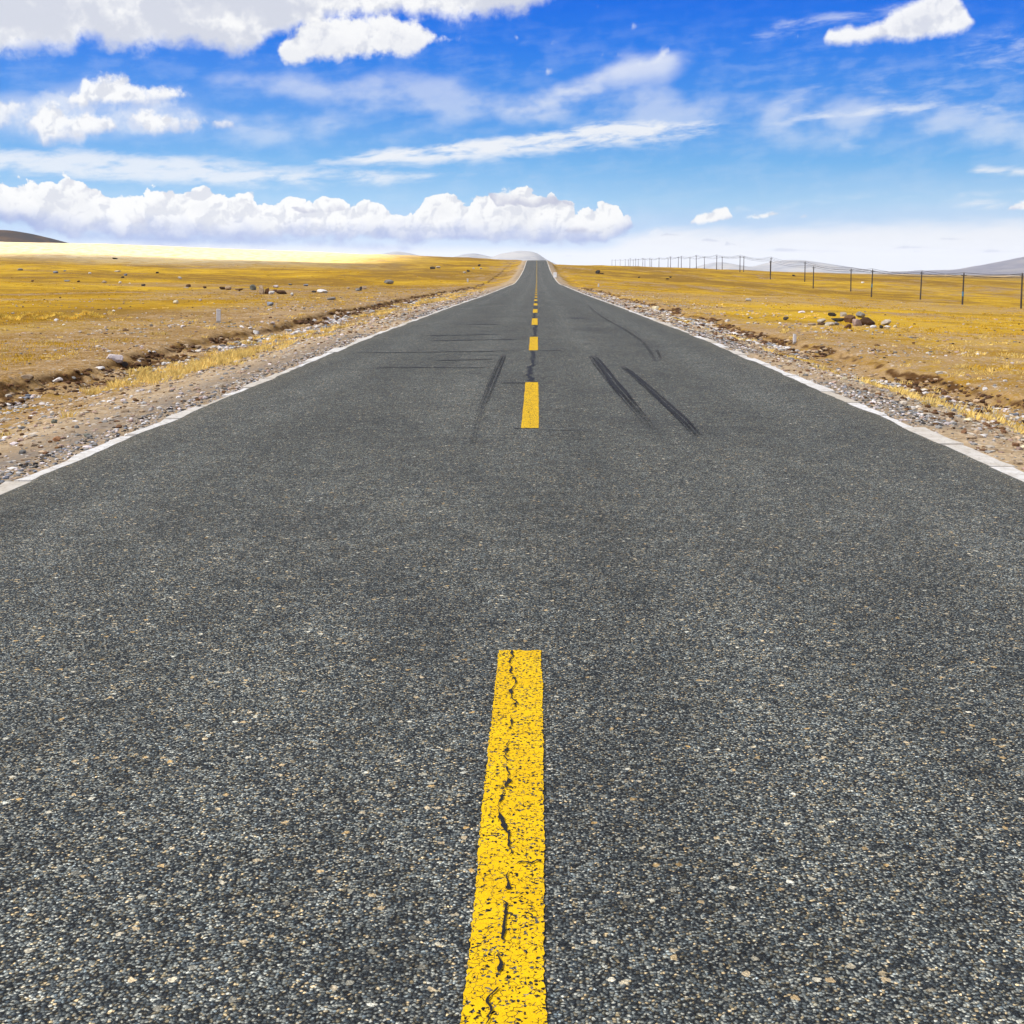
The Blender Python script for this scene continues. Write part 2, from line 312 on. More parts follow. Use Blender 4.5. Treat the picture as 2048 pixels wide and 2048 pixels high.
def terrain(X, Y, detail=True):
    X = np.asarray(X, float); Y = np.asarray(Y, float); X, Y = np.broadcast_arrays(X, Y)
    a = np.abs(X); R = road_z(Y); left = X < 0
    sat = lambda v, m: m * np.tanh(np.maximum(v, 0) / m)
    zl = left_z(Y) + left_s(Y) * sat(a - 12, 520)
    t = np.clip((a - 8) / 71.0, 0, 1)
    zr = right_n(Y) * (1 - t) + right_f(Y) * t - 0.040 * sat(a - 79, 600) * sstep(Y, 3000, 1000)
    P = np.where(left, zl, zr)
    near = sstep(Y, 520, 200)
    if detail:
        und = (fbm(X / 34.0, Y / 60.0, 3, 5) - 0.5) * 1.7 + (fbm(X / 9.0, Y / 14.0, 3, 9) - 0.5) * 0.34
        P = P + und * sstep(a, 9, 30) * np.where(Y > 60, 1.0, 0.5)
        P = P + (fbm(X / 1.3, Y / 1.3, 3, 12) - 0.5) * 0.09 * sstep(a, 7.5, 9)
    b = np.where(left, bank_x(-1, Y), bank_x(1, Y))
    depth = np.where(left, 0.13, 0.09) * near + 0.08
    low = P - depth * np.where(left, 1.0, 0.85)
    sh = sstep(a, HALF + 0.25, b - 0.6)
    Z = (R - 0.035) * (1 - sh) + low * sh
    up = sstep(a, b - 0.10, b + 0.30)
    Z = Z * (1 - up) + P * up
    if detail:
        rough = sstep(a, 3.6, 5.5)
        Z = Z + (fbm(X / 0.55, Y / 0.55, 4, 21) - 0.5) * 0.10 * rough * sstep(a, 30, 10)
        clod = np.exp(-((a - b + 0.25) / 0.75) ** 2)
        c = fbm(X / 0.30, Y / 0.36, 4, 25, 0.62)
        Z = Z + np.exp(-((a - b) / 0.5) ** 2) * (fbm(X / .16, Y / .2, 2, 27) - .5) * 0.07 * near
        Z = Z + clod * np.where(left, 1.0, .35) * (np.maximum(c - 0.47, 0) * 0.36 - 0.01) * (0.35 + 0.65 * near)
    Z = np.where(a < HALF + 0.02, R - 0.06, Z)
    return Z
def ground_at(x, y, detail=True, y0=2.0, y1=1500.0):
    """where the line of sight through a photograph pixel meets the ground"""
    d = px_dir(x, y); ts = np.geomspace(y0, y1, 4000)
    X = CAM[0] + d[0] / d[1] * ts; Z = CAM[2] + d[2] / d[1] * ts
    hit = np.nonzero(terrain(X, ts, detail) > Z)[0]
    k = hit[0] if len(hit) else len(ts) - 1
    return float(X[k]), float(ts[k]), float(terrain(X[k], ts[k]))
def road_at(x, y):
    d = px_dir(x, y); ts = np.geomspace(1.5, 700, 20000)
    k = np.nonzero(road_z(ts) > CAM[2] + d[2] / d[1] * ts)[0][0]
    return float(CAM[0] + d[0] / d[1] * ts[k]), float(ts[k])
def px_per_m(Y, Z=0.0): return F / (Y * math.cos(PITCH) + (CAM[2] - Z) * math.sin(PITCH))

# ------------------------------------------------------------------ mesh helpers
def mesh_obj(name, v, f, mat=None, parent=None, attrs=None, smooth=False):
    v = np.asarray(v, np.float32).reshape(-1, 3); me = bpy.data.meshes.new(name)
    if isinstance(f, np.ndarray):
        n, k = f.shape
        me.vertices.add(len(v)); me.vertices.foreach_set('co', v.ravel())
        me.loops.add(n * k); me.loops.foreach_set('vertex_index', f.astype(np.int32).ravel())
        me.polygons.add(n); me.polygons.foreach_set('loop_start', np.arange(0, n * k, k, dtype=np.int32))
        me.polygons.foreach_set('use_smooth', np.full(n, smooth)); me.update(calc_edges=True)
    else:
        me.from_pydata(v.tolist(), [], f); me.update()
        if smooth: me.polygons.foreach_set('use_smooth', [True] * len(me.polygons))
    for an, arr in (attrs or {}).items():
        arr = np.asarray(arr, np.float32)
        if arr.ndim == 1:
            me.attributes.new(an, 'FLOAT', 'POINT').data.foreach_set('value', arr)
        else:
            if arr.shape[1] == 3: arr = np.concatenate([arr, np.ones((len(arr), 1), np.float32)], 1)
            me.attributes.new(an, 'FLOAT_COLOR', 'POINT').data.foreach_set('color', np.ascontiguousarray(arr).ravel())
    o = bpy.data.objects.new(name, me); COL.objects.link(o)
    if mat: me.materials.append(mat)
    if parent: o.parent = parent
    return o
def tag(o, label=None, cat=None, group=None, kind=None):
    for k, v in (('label', label), ('category', cat), ('group', group), ('kind', kind)):
        if v: o[k] = v
    return o
def grid_faces(nr, nc):
    i = np.arange(nr - 1)[:, None] * nc + np.arange(nc - 1)[None, :]
    i = i.ravel(); return np.stack([i, i + 1, i + nc + 1, i + nc], 1)
def new_mat(name, rough=0.9, spec=0.2):
    m = bpy.data.materials.new(name); m.use_nodes = True
    g = G(m.node_tree); p = next(n for n in m.node_tree.nodes if n.type == 'BSDF_PRINCIPLED')
    p.inputs['Roughness'].default_value = rough; p.inputs['Specular IOR Level'].default_value = spec
    return m, g, p
def bump(g, p, h, strength=0.5, dist=0.02):
    n = g.new('ShaderNodeBump'); n.inputs['Strength'].default_value = strength; n.inputs['Distance'].default_value = dist
    g.put(n.inputs['Height'], h); g.t.links.new(n.outputs[0], p.inputs['Normal'])
def objco(g):
    n = g.new('ShaderNodeTexCoord'); return S(g, n.outputs['Object'])

# ------------------------------------------------------------------ materials of the setting
def asphalt_colour(g, P):
    x, y, _ = g.sep(P)
    P2 = g.vec(x, y, 0)
    Pd = g.vadd(P2, g.vmul(g.noise(P2, 60, 2, 0.5, '2D', col=True), (0.008, 0.008, 0)))
    cell = g.voro(Pd, 160, 'F1', out='Color')
    r, gg, b = g.sep(cell)
    d = g.voro(Pd, 160, 'F1', out='Distance')
    c = g.ramp(r, [(0.0, (.010, .011, .013)), (0.22, (.020, .023, .027)), (0.42, (.042, .047, .051)), (0.62, (.078, .085, .088)), (0.78, (.135, .140, .136)), (0.92, (.215, .21, .19)), (1.0, (.36, .35, .32))])
    tan = g.step(gg, 0.74, 0.90)
    c = g.mix(tan * 0.75, c, g.mix(1.0, c, (1.9, 1.35, .75, 1), 'MULTIPLY'))
    c = g.mix(g.step(b, 0.85, 0.95) * 0.6, c, g.mix(1.0, c, (.75, .95, 1.2, 1), 'MULTIPLY'))
    c = g.mix(g.step(d, 0.36, 0.60) * 0.85, c, (.004, .0045, .005, 1))
    # coarser grains, clumps and worn patches
    c2 = g.voro(g.vadd(P2, g.vmul(g.noise(P2, 25, 2, 0.5, '2D', col=True), (0.03, 0.03, 0))), 62, 'F1', out='Color')
    r2, _, _ = g.sep(c2)
    k = g.step(r2, 0, 1, 0.68, 1.32, 'LINEAR')
    c3 = g.voro(P2, 9, 'F1', out='Color'); r3, q3, _ = g.sep(c3)
    k = k * g.step(r3, 0, 1, 0.86, 1.14, 'LINEAR')
    n1 = g.noise(P2, 14, 5, 0.65, '2D')
    k = k * g.step(n1, 0.3, 0.7, 0.86, 1.14, 'LINEAR')
    n2 = g.noise(g.vec(x * 1.0, y * 0.28, 2.0), 0.9, 5, 0.6, '2D')
    k = k * g.step(n2, 0.3, 0.7, 0.86, 1.14, 'LINEAR')
    Pl = g.vadd(P2, g.vmul(g.noise(P2, 90, 2, 0.5, '2D', col=True), (0.016, 0.016, 0)))
    lone = g.voro(Pl, 38, 'F1', out='Color'); l1, l2, _ = g.sep(lone); ld = g.voro(Pl, 38, 'F1')
    c = g.mix(g.step(l1, 0.93, 0.94) * g.step(ld, 0.34, 0.26) * 0.85, c, g.ramp(l2, [(0, (.006, .006, .007)), (.35, (.02, .022, .025)), (.6, (.30, .27, .22)), (.8, (.36, .22, .08)), (1, (.5, .48, .43))]))
    # wheel paths polished a little lighter
    ax = g.math('ABSOLUTE', x)
    wheel = g.step(g.math('ABSOLUTE', g.math('ABSOLUTE', ax - 1.6) - 0.78), 0.45, 0.0)
    k = k * (1.0 + wheel * 0.16)
    c = g.mix(1.0, c, g.vec(k, k, k), 'MULTIPLY')
    dust = g.step(ax + (n1 - 0.5) * 0.7, 2.75, 3.35) * 0.22
    c = g.mix(dust, c, (.17, .14, .10, 1))
    return c, d, r, n1
def mat_asphalt():
    m, g, p = new_mat('asphalt', 0.85, 0.25)
    P = objco(g); c, d, r, n1 = asphalt_colour(g, P)
    oil = g.step(g.noise(g.vec(*g.sep(P)[:2], 9.0), 0.55, 5, 0.62, '2D'), 0.56, 0.70) * 0.22
    c = g.mix(1.0, c, (1.40, 1.46, 1.37, 1), 'MULTIPLY'); c = g.mix(oil, c, (.018, .02, .022, 1))
    g.put(p.inputs['Base Color'], c)
    bump(g, p, (1.0 - d) * 0.7 + r * 0.6, 0.8, 0.005)
    return m
def mat_paint():
    m, g, p = new_mat('yellow_road_paint', 0.75, 0.12)
    P = objco(g); c, d, r, n1 = asphalt_colour(g, P)
    x, y, _ = g.sep(P); P2 = g.vec(x, y, 0)
    Pd = g.vadd(P2, g.vmul(g.noise(P2, 40, 2, 0.5, '2D', col=True), (0.016, 0.016, 0)))
    e = g.voro(Pd, 62, 'DISTANCE_TO_EDGE')
    lump = g.noise(P2, 30, 3, 0.6, '2D'); lump2 = g.noise(P2, 95, 2, 0.6, '2D')
    gap = g.step(e, 0.06, 0.015) * g.step(lump, 0.44, 0.56) * 0.9
    pc = g.voro(Pd, 85, 'F1', out='Color'); pr, pq, _ = g.sep(pc); pd = g.voro(Pd, 85, 'F1')
    pit = (g.step(lump2 * 0.7 + n1 * 0.3, 0.575, 0.62)).max(g.step(pr + (lump - 0.5) * 0.35, 0.80, 0.83) * g.step(pd, 0.40, 0.28))
    hole = g.math('MAXIMUM', gap, pit)
    tone = g.noise(P2, 7, 4, 0.6, '2D')
    yel = g.mix(g.step(tone, 0.3, 0.7), (.71, .43, .002, 1), (.78, .495, .005, 1))
    yel = g.mix(g.step(lump2, 0.5, 0.62) * 0.35, yel, (.62, .36, .01, 1))
    g.put(p.inputs['Base Color'], g.mix(hole, yel, g.mix(1.0, c, (.55, .55, .55, 1), 'MULTIPLY')))
    bump(g, p, (1.0 - hole) + (1.0 - d) * 0.25, 0.6, 0.004)
    return m
def mat_tar(name='tar', col=(.012, .012, .014, 1)):
    m, g, p = new_mat(name, 0.7, 0.3)
    P = objco(g); n = g.noise(P, 60, 3)
    g.put(p.inputs['Base Color'], g.mix(n, (.006, .006, .007, 1), col)); return m
def mat_smear(name, dark, strength):                    # rubber on the road: streaks along the track, frayed at both ends
    m, g, p = new_mat(name, 0.75, 0.3)
    u = g.attr('across'); v = g.attr('along'); P = objco(g)
    P2 = g.vec(u * 9.0, v * 0.30, 1.0)
    st = g.noise(P2, 1.0, 5, 0.7, '2D'); sp = g.noise(P, 70, 3, 0.6); sp2 = g.noise(P, 16, 4, 0.6)
    bars = g.math('SINE', u * 6.2832 * 3.0) * 0.5 + 0.5
    edge = g.step(u, 0.0, 0.22) * g.step(u, 1.0, 0.78)
    f = edge * g.attr('fade') * g.step(st * 0.8 + bars * 0.2, 0.30, 0.56) * g.step(sp * 0.6 + sp2 * 0.4, 0.30, 0.52) * strength
    p.inputs['Base Color'].default_value = dark
    tr = g.new('ShaderNodeBsdfTransparent'); mx = g.new('ShaderNodeMixShader')
    g.put(mx.inputs[0], f); g.t.links.new(tr.outputs[0], mx.inputs[1]); g.t.links.new(p.outputs[0], mx.inputs[2])
    out = next(n for n in m.node_tree.nodes if n.type == 'OUTPUT_MATERIAL'); g.t.links.new(mx.outputs[0], out.inputs['Surface'])
    return m
def mat_kerb():
    m, g, p = new_mat('kerb_concrete', 0.9, 0.2)
    P = objco(g); n = g.noise(P, 9, 5, 0.65); f = g.noise(P, 90, 3, 0.6); t = g.attr('tone')
    c = g.mix(t, (.70, .70, .695, 1), (.50, .45, .37, 1))
    c = g.mix(g.step(n, 0.35, 0.72) * 0.5, c, (.36, .30, .22, 1)); c = g.mix(g.step(g.noise(P, 26, 4, 0.7), 0.56, 0.66) * 0.7, c, (.22, .19, .15, 1)); c = g.mix(g.step(f, 0.62, 0.72) * 0.5, c, (.2, .19, .17, 1))
    g.put(p.inputs['Base Color'], c); bump(g, p, f + n, 0.5, 0.01); return m
def mat_ground():
    m, g, p = new_mat('steppe_ground', 1.0, 0.05)
    P = objco(g); x, y, _ = g.sep(P); P2 = g.vec(x, y, 0)
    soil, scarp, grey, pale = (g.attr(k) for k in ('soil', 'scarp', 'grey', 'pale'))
    remote = g.attr('remote')
    n_big = g.noise(P2, 0.045, 6, 0.62, '2D'); n_mid = g.noise(P2, 0.33, 6, 0.65, '2D'); n_sm = g.noise(P2, 2.3, 6, 0.68, '2D'); n_fi = g.noise(P2, 17, 5, 0.65, '2D')
    streak = g.noise(g.vec(x * 0.016, y * 0.018, 4.0), 1.0, 9, 0.74, '2D'); clump = g.noise(P2, 0.11, 7, 0.74, '2D')
    gr = g.mix(g.step(n_mid, 0.3, 0.7), (.32, .175, .010, 1), (.44, .262, .018, 1))
    gr = g.mix(g.step(n_big, 0.42, 0.68) * 0.7, gr, (.48, .292, .016, 1))
    gr = g.mix(g.step(n_sm * 0.55 + n_mid * 0.45, 0.50, 0.66) * 0.6, gr, (.27, .155, .035, 1))
    gr = g.mix(g.step(streak, 0.50, 0.57) * 0.85, gr, (.225, .125, .022, 1))
    gr = g.mix(g.step(streak, 0.47, 0.40) * 0.75, gr, (.56, .348, .024, 1))
    gr = g.mix(g.step(clump, 0.50, 0.60) * 0.65, gr, (.245, .150, .030, 1)); gr = g.mix(g.step(clump, 0.46, 0.38) * 0.5, gr, (.53, .345, .035, 1))
    dirt = g.mix(g.step(n_sm, 0.3, 0.7), (.235, .138, .052, 1), (.37, .245, .112, 1))
    dirt = g.mix(g.step(n_mid, 0.45, 0.7) * 0.5, dirt, (.45, .325, .19, 1))
    dirt = g.mix(g.step(g.math('ABSOLUTE', x) + (n_mid - 0.5) * 2.0, 6.4, 4.4) * 0.75, dirt, g.mix(g.step(n_sm, 0.3, 0.7), (.37, .275, .165, 1), (.52, .41, .28, 1)))
    sm = g.step(soil + (n_mid - 0.5) * 0.8 + (n_sm - 0.5) * 1.1 + (n_fi - 0.5) * 0.9, 0.22, 0.80)
    c = g.mix(sm, gr, dirt)
    c = g.mix(grey * g.step(n_sm * 0.5 + n_fi * 0.5, 0.35, 0.6) * 0.85, c, (.15, .135, .125, 1))
    c = g.mix(g.step(scarp + (n_sm - 0.5) * 0.5, 0.35, 0.75), c, (.095, .048, .017, 1))
    c = g.mix(pale * g.step(n_mid, 0.2, 0.6), c, (.50, .42, .275, 1))  # pale straw on the left ridge, lightened to paint in the sun's glare
    c = g.mix(remote, c, (.15, .125, .10, 1))
    # bits of stone and litter
    for sc, lo in ((26, 0.80), (9, 0.86)):
        ce = g.voro(P2, sc, 'F1', out='Color'); r, q, b = g.sep(ce); d = g.voro(P2, sc, 'F1')
        on = g.step(r, lo, lo + 0.03) * g.step(d, 0.42, 0.30) * g.step(soil, 0.05, 0.5) * g.step(scarp, 0.35, 0.1)
        c = g.mix(on * 0.8, c, g.ramp(q, [(0, (.05, .04, .035)), (0.35, (.22, .17, .13)), (0.7, (.45, .38, .30)), (1, (.65, .62, .58))]))
    k = g.step(n_fi, 0.3, 0.7, 0.72, 1.25, 'LINEAR')
    c = g.mix(1.0, c, g.vec(k, k, k), 'MULTIPLY')
    g.put(p.inputs['Base Color'], c)
    bump(g, p, n_fi * 0.35 + n_sm * 0.65, 0.8, 0.06)
    return m
def mat_cloud():
    m, g, p = new_mat('cloud', 1.0, 0.0)
    P = objco(g); n = g.noise(P, 0.004, 6, 0.6)
    d = g.new('ShaderNodeBsdfDiffuse'); t = g.new('ShaderNodeBsdfTranslucent'); a = g.new('ShaderNodeMixShader'); b = g.new('ShaderNodeMixShader'); tr = g.new('ShaderNodeBsdfTransparent')
    for q in (d, t): q.inputs['Color'].default_value = (.93, .93, .94, 1)
    a.inputs[0].default_value = 0.6; g.t.links.new(d.outputs[0], a.inputs[1]); g.t.links.new(t.outputs[0], a.inputs[2])
    g.put(b.inputs[0], g.attr('thick') * g.step(n, 0.15, 0.6, 0.85, 1.0) * CLOUD_DENSITY)
    g.t.links.new(tr.outputs[0], b.inputs[1]); g.t.links.new(a.outputs[0], b.inputs[2])
    out = next(q for q in m.node_tree.nodes if q.type == 'OUTPUT_MATERIAL'); g.t.links.new(b.outputs[0], out.inputs['Surface'])
    return m
CLOUD_DENSITY = 0.47
def mat_hill(name, a, b, c3, scale=0.004):
    m, g, p = new_mat(name, 1.0, 0.0)
    P = objco(g); n = g.noise(P, scale, 9, 0.68); n2 = g.noise(g.vmul(P, (1, 1, 3)), scale * 5, 5, 0.6)
    c = g.mix(g.step(n, 0.38, 0.62), a, b); c = g.mix(g.step(n2, 0.45, 0.65) * 0.6, c, c3)
    g.put(p.inputs['Base Color'], c); return m

# ------------------------------------------------------------------ ground, one sheet to the horizon
def build_ground():
    def spread(a, b, s0, growth):
        out = [a]
        while out[-1] < b: out.append(out[-1] + max(s0, abs(out[-1]) * growth))
        out[-1] = b; return out
    xs_r = [0.0, 1.6, HALF - .3, HALF + .01] + list(np.arange(HALF + 0.06, 10.5, 0.085)) + spread(10.6, 700, 0.12, 0.021)[1:] + [900, 1300, 2000, 3500, 6000, 10000]
    xs = np.array([-v for v in xs_r[::-1][:-1]] + xs_r)
    ys = np.array([-2500, -1000, -500, -150, -60, -25, -10, -4] + spread(0, 1000, 0.09, 0.0062) + [1100, 1300, 1600, 2100, 3000, 4500, 6500, 9500], float)
    X, Y = np.meshgrid(xs, ys); Z = terrain(X, Y)
    a = np.abs(X); b = np.where(X < 0, bank_x(-1, Y), bank_x(1, Y))
    n1 = fbm(X / 2.2, Y / 3.4, 4, 51); n2 = fbm(X / 11.0, Y / 17.0, 4, 57); n3 = fbm(X / 40, Y / 60, 3, 59)
    far = sstep(Y, 20, 120)
    soil = sstep(a, b + np.where(X < 0, 15, 6) - np.where(X < 0, 5, 3) * far + (n2 - 0.5) * 22, b - 1.0) * 0.72
    soil = np.maximum(soil, sstep(fbm(X / 70, Y / 55, 5, 159, .6), 0.50, 0.60) * 0.50)
    gband = np.exp(-((a - b + 1.45) / 0.62) ** 2) * sstep(n1, 0.40, 0.58)      # strips of grass between the shoulder and the ditch
    soil = soil - gband * 0.55 + sstep(a, 5.2, 3.6) * 0.4
    # the worn track crossing the plain on the left
    soil = np.maximum(soil, np.exp(-((Y - 105 - X * 0.35 - 6 * (n2 - .5)) / 3.2) ** 2) * (X < -9) * 0.95)
    soil = np.maximum(soil, np.exp(-((Y - 70 + X * 0.2) / 2.2) ** 2) * (X < -16) * 0.7)
    soil = soil - sstep(Y, 110, 190) * sstep(a, 4.2, 5.5) * .55 * sstep(fbm(X / 1.6, Y / 7, 3, 65), .42, .58)
    near = sstep(Y, 460, 120)
    scarp = (0.45 + .8 * (fbm(X / .18, Y / .3, 3, 62) - .3)) * np.exp(-((a - b - 0.08) / 0.13) ** 2) * sstep(fbm(Y / 4.0, X * 0 + 2, 3, 61), 0.25, 0.42) + np.where(X < 0, .75, .35) * np.exp(-((a - b + 0.35) / 0.5) ** 2) * sstep(fbm(X / .7, Y / 1.1, 4, 64), 0.54, 0.64)
    scarp = scarp * (0.3 + 0.7 * near)
    grey = np.exp(-((a - HALF - 0.55) / 0.42) ** 2) * sstep(fbm(Y / 3.0, X * 0 + 7 * np.sign(X), 3, 63), 0.38, 0.52)
    grey = np.maximum(grey, 0.8 * np.exp(-((Y - 118 - (X + 24) * 0.3) / 2.5) ** 2) * np.exp(-((X + 24) / 12) ** 2))
    pale = np.maximum(0, sstep(Y + X * .45, 215, 300) * sstep(X, -20, -95))  # sunlit band of the left ridge, its glare painted as paler straw
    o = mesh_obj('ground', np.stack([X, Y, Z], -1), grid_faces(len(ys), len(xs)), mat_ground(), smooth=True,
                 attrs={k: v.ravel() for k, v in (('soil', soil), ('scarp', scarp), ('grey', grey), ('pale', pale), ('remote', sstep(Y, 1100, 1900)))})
    tag(o, 'dry golden steppe ground with brown dirt verges and ditches beside the road', kind='structure')
build_ground()

# ------------------------------------------------------------------ road
def build_road():
    ys = np.concatenate([np.arange(-40, 0, 2.0), np.arange(0, 30, 0.12), np.geomspace(30, 470, 260), np.linspace(480, 900, 24)])
    xo = np.array([-1, -.99, -.8, -.5, 0, .5, .8, .99, 1.0])
    X = xo[None, :] * HALF + 0 * ys[:, None]; Y = np.repeat(ys[:, None], len(xo), 1)
    rag = (fbm(ys / 0.9, ys * 0, 4, 71, .65) - 0.5) * 0.10; rag2 = (fbm(ys / 0.9, ys * 0 + 4, 4, 72, .65) - 0.5) * 0.10
    X[:, 0] += rag; X[:, -1] += rag2
    Z = np.repeat(road_z(ys)[:, None], len(xo), 1); Z[:, 0] -= .001; Z[:, -1] -= .001
    road = mesh_obj('road', np.stack([X, Y, Z], -1), grid_faces(len(ys), len(xo)), mat_asphalt(), smooth=True)
    tag(road, 'straight two lane grey asphalt road running to the horizon', kind='structure')
    # kerb blocks, flush with the asphalt
    mk = mat_kerb(); rnd = np.random.default_rng(4)
    for s in (-1, 1):
        V, Fa, T = [], [], []; y = -6.0
        while y < 470:
            L = 0.98 * (0.8 + 0.4 * rnd.random()) if y < 120 else 3.0
            w = KERB * (0.9 + 0.25 * rnd.random()); off = rnd.normal(0, 0.027); dz = rnd.normal(0, 0.004) - 0.006; sk = rnd.normal(0, 0.020)
            y0, y1 = y + 0.03, y + L - 0.03; k = len(V)
            n = 5
            for i in range(n + 1):
                yy = y0 + (y1 - y0) * i / n
                jx = rnd.normal(0, 0.011)
                a0 = HALF - 0.035 + off * .4; a1 = HALF + KERB * 0 + off + sk * i / n + jx + (0.02 if i in (0, n) and rnd.random() < 0.4 else 0); a1 += w + rnd.normal(0, 0.008)
                z = float(road_z(yy)) + dz
                V += [(s * a0, yy, z - .10), (s * a0, yy, z), (s * a1, yy, z), (s * a1, yy, z - .12)]
            tone = rnd.random() ** 2
            T += [tone] * ((n + 1) * 4)
            for i in range(n):
                q = k + 4 * i
                for j in range(3): Fa.append((q + j, q + j + 1, q + j + 5, q + j + 4) if s > 0 else (q + j + 1, q + j, q + j + 4, q + j + 5))
            Fa.append((k, k + 1, k + 2, k + 3)); q = k + 4 * n; Fa.append((q, q + 1, q + 2, q + 3))
            y += L
        o = mesh_obj('kerb', V, np.array(Fa), mk, road, {'tone': np.array(T)})
    # yellow dashes
    paint = mat_paint(); dash_end = road_at(1040, 1303)[1]
    d2a, d2b = road_at(1060, 857)[1], road_at(1060, 765)[1]; d3a, d3b = road_at(1065, 701)[1], road_at(1065, 674)[1]
    d4a, d4b = road_at(1065, 650)[1], road_at(1065, 637)[1]
    print('DASH', dash_end, (d2a, d2b), (d3a, d3b), (d4a, d4b), [road_at(1075, y)[1] for y in (611, 606)])
    per = (d4a - d2a) / 2; ln = (d2b - d2a + d3b - d3a) / 2
    segs = [(dash_end - ln, dash_end), (d2a, d2b), (d3a, d3b), (d4a, d4b)]
    y = d4a + per
    while y < 462: segs.append((y, y + ln)); y += per
    rnd = np.random.default_rng(8)
    for i, (y0, y1) in enumerate(segs):
        n = int((y1 - y0) / (0.006 if i < 1 else 0.012 if i < 3 else 0.08)) if i < 12 else 6
        yy = np.linspace(y0, y1, n + 1); amp = 0.005 if i < 4 else 0.002
        l = -0.076 + (vn(yy / 0.012, yy * 0, 81) - .5) * amp + (fbm(yy / .25, yy * 0, 2, 82) - .5) * amp * 1.5
        r = 0.076 + (vn(yy / 0.012, yy * 0, 83) - .5) * amp + (fbm(yy / .25, yy * 0, 2, 84) - .5) * amp * 1.5
        cols = np.linspace(0, 1, 9 if i < 4 else 2); X = l[:, None] + (r - l)[:, None] * cols[None, :]
        Y = np.repeat(yy[:, None], len(cols), 1); Z = np.repeat(road_z(yy)[:, None], len(cols), 1) + 0.004
        e = (fbm(cols / .1 + i, cols * 0, 2, 85) - .5) * 0.03
        Y[-1] += e; Y[0] += e[::-1]
        mesh_obj('lane_marking', np.stack([X, Y, Z], -1), grid_faces(len(yy), len(cols)), paint, road)
    # the seam down the middle: tar between the dashes, a broken crack through the paint
    tar = mat_tar(); V, Fa = [], []
    def ribbon(pts, widths, zoff):
        k = len(V)
        for (x, y), w in zip(pts, widths):
            z = float(road_z(y)) + zoff; V.append((x - w / 2, y, z)); V.append((x + w / 2, y, z))
        for i in range(len(pts) - 1): Fa.append((k + 2 * i, k + 2 * i + 1, k + 2 * i + 3, k + 2 * i + 2))
    for i in range(1, 14):
        y0, y1 = segs[i][1] + 0.02, segs[i + 1][0] - 0.02
        st = 0.05 if i < 4 else 0.12
        yy = np.arange(y0, y1, st); xx = (fbm(yy / .9, yy * 0, 4, 91) - .5) * .17 - .005 + (vn(yy / .13, yy * 0, 191) - .5) * .05
        w = 0.052 * (0.35 + 1.3 * fbm(yy / .22, yy * 0, 3, 92)) * (1 if i > 1 else 0.9)
        ribbon(list(zip(xx, yy)), w, 0.004)
    mesh_obj('tar_seam', V, np.array(Fa), tar, road)
    crack = mat_tar('crack', (.014, .013, .013, 1)); V, Fa = [], []
    for i in range(0, 3):
        st = 0.008 if i == 0 else 0.02
        yy = np.arange(max(segs[i][0], 1.0) if i else segs[0][0], segs[i][1] - .004, st)
        xx = (fbm(yy / .32, yy * 0, 5, 93, 0.6) - .5) * .08 - (.018 if i == 0 else .004) + (vn(yy / .03, yy * 0, 193) - .5) * .012 + (vn(yy / .012, yy * 0, 194) - .5) * .005
        w = np.maximum(0.0050 * (fbm(yy / .04, yy * 0, 3, 94) * 1.9 - .50) * (0.5 + 1.6 * fbm(yy / .5, yy * 0, 2, 95)), 0) * (1.0 if i == 0 else .6)
        w += np.maximum(vn(yy / .02, yy * 0, 96) - .80, 0) * .07 * (1 if i == 0 else .4)
        run = np.nonzero(w > 0.0008)[0]
        for grp in np.split(run, np.nonzero(np.diff(run) > 1)[0] + 1):
            if len(grp) > 1: ribbon([(xx[j], yy[j]) for j in grp], w[grp], 0.008)
        if i == 0:
            for yb, x0, x1 in ((2.62, .015, .07), (3.02, -.05, -.005), (3.62, -.03, .01)):      # side branches
                xs = np.linspace(x0, x1, 12)
                k = len(V)
                for x in xs:
                    yq = yb + (vn(x / .012, 0, 97) - .5) * .012; hw = 0.003 * (0.4 + vn(x / .01, 3, 98))
                    V += [(x, yq - hw, .008), (x, yq + hw, .008)]
                for q in range(11): Fa.append((k + 2 * q, k + 2 * q + 1, k + 2 * q + 3, k + 2 * q + 2))
    mesh_obj('paint_crack', V, np.array(Fa), crack, road)
    # hairline cracks across the lanes
    Z2 = lambda x, y: (700 + x / 2.76, 460 + y / 2.76)
    for (xa, ya, xb, yb, w) in ((110, 762, 790, 760, .030), (450, 722, 812, 713, .030), (0, 680, 960, 668, .030), (370, 586, 880, 575, .05), (440, 612, 960, 604, .04), (640, 522, 830, 522, .05),
                                (820, 845, 985, 844, .02), (1060, 1104, 1330, 1112, .018), (1195, 486, 1310, 489, .09), (1285, 629, 1310, 630, .05), (900, 1095, 945, 1096, .025), (1040, 668, 1180, 664, .02)):
        A, B2 = road_at(*Z2(xa, ya)), road_at(*Z2(xb, yb)); n = 60; V, Fa = [], []
        for i in range(n + 1):
            t = i / n; x = A[0] + (B2[0] - A[0]) * t; y = A[1] + (B2[1] - A[1]) * t + (float(fbm(x / .5, y0 * 0 + A[1], 3, 99)) - .5) * .10
            hw = max(w, 1.25 * y * y / 3264) * (0.45 + .6 * float(vn(x / .25, A[1], 77))) * min(1, 6 * t, 6 * (1 - t)) / 2
            z = float(road_z(y)) + .004; V += [(x, y - hw, z), (x, y + hw, z)]
            if i: Fa.append((2 * i - 2, 2 * i, 2 * i + 1, 2 * i - 1))
        mesh_obj('lane_crack', V, np.array(Fa), crack, road)
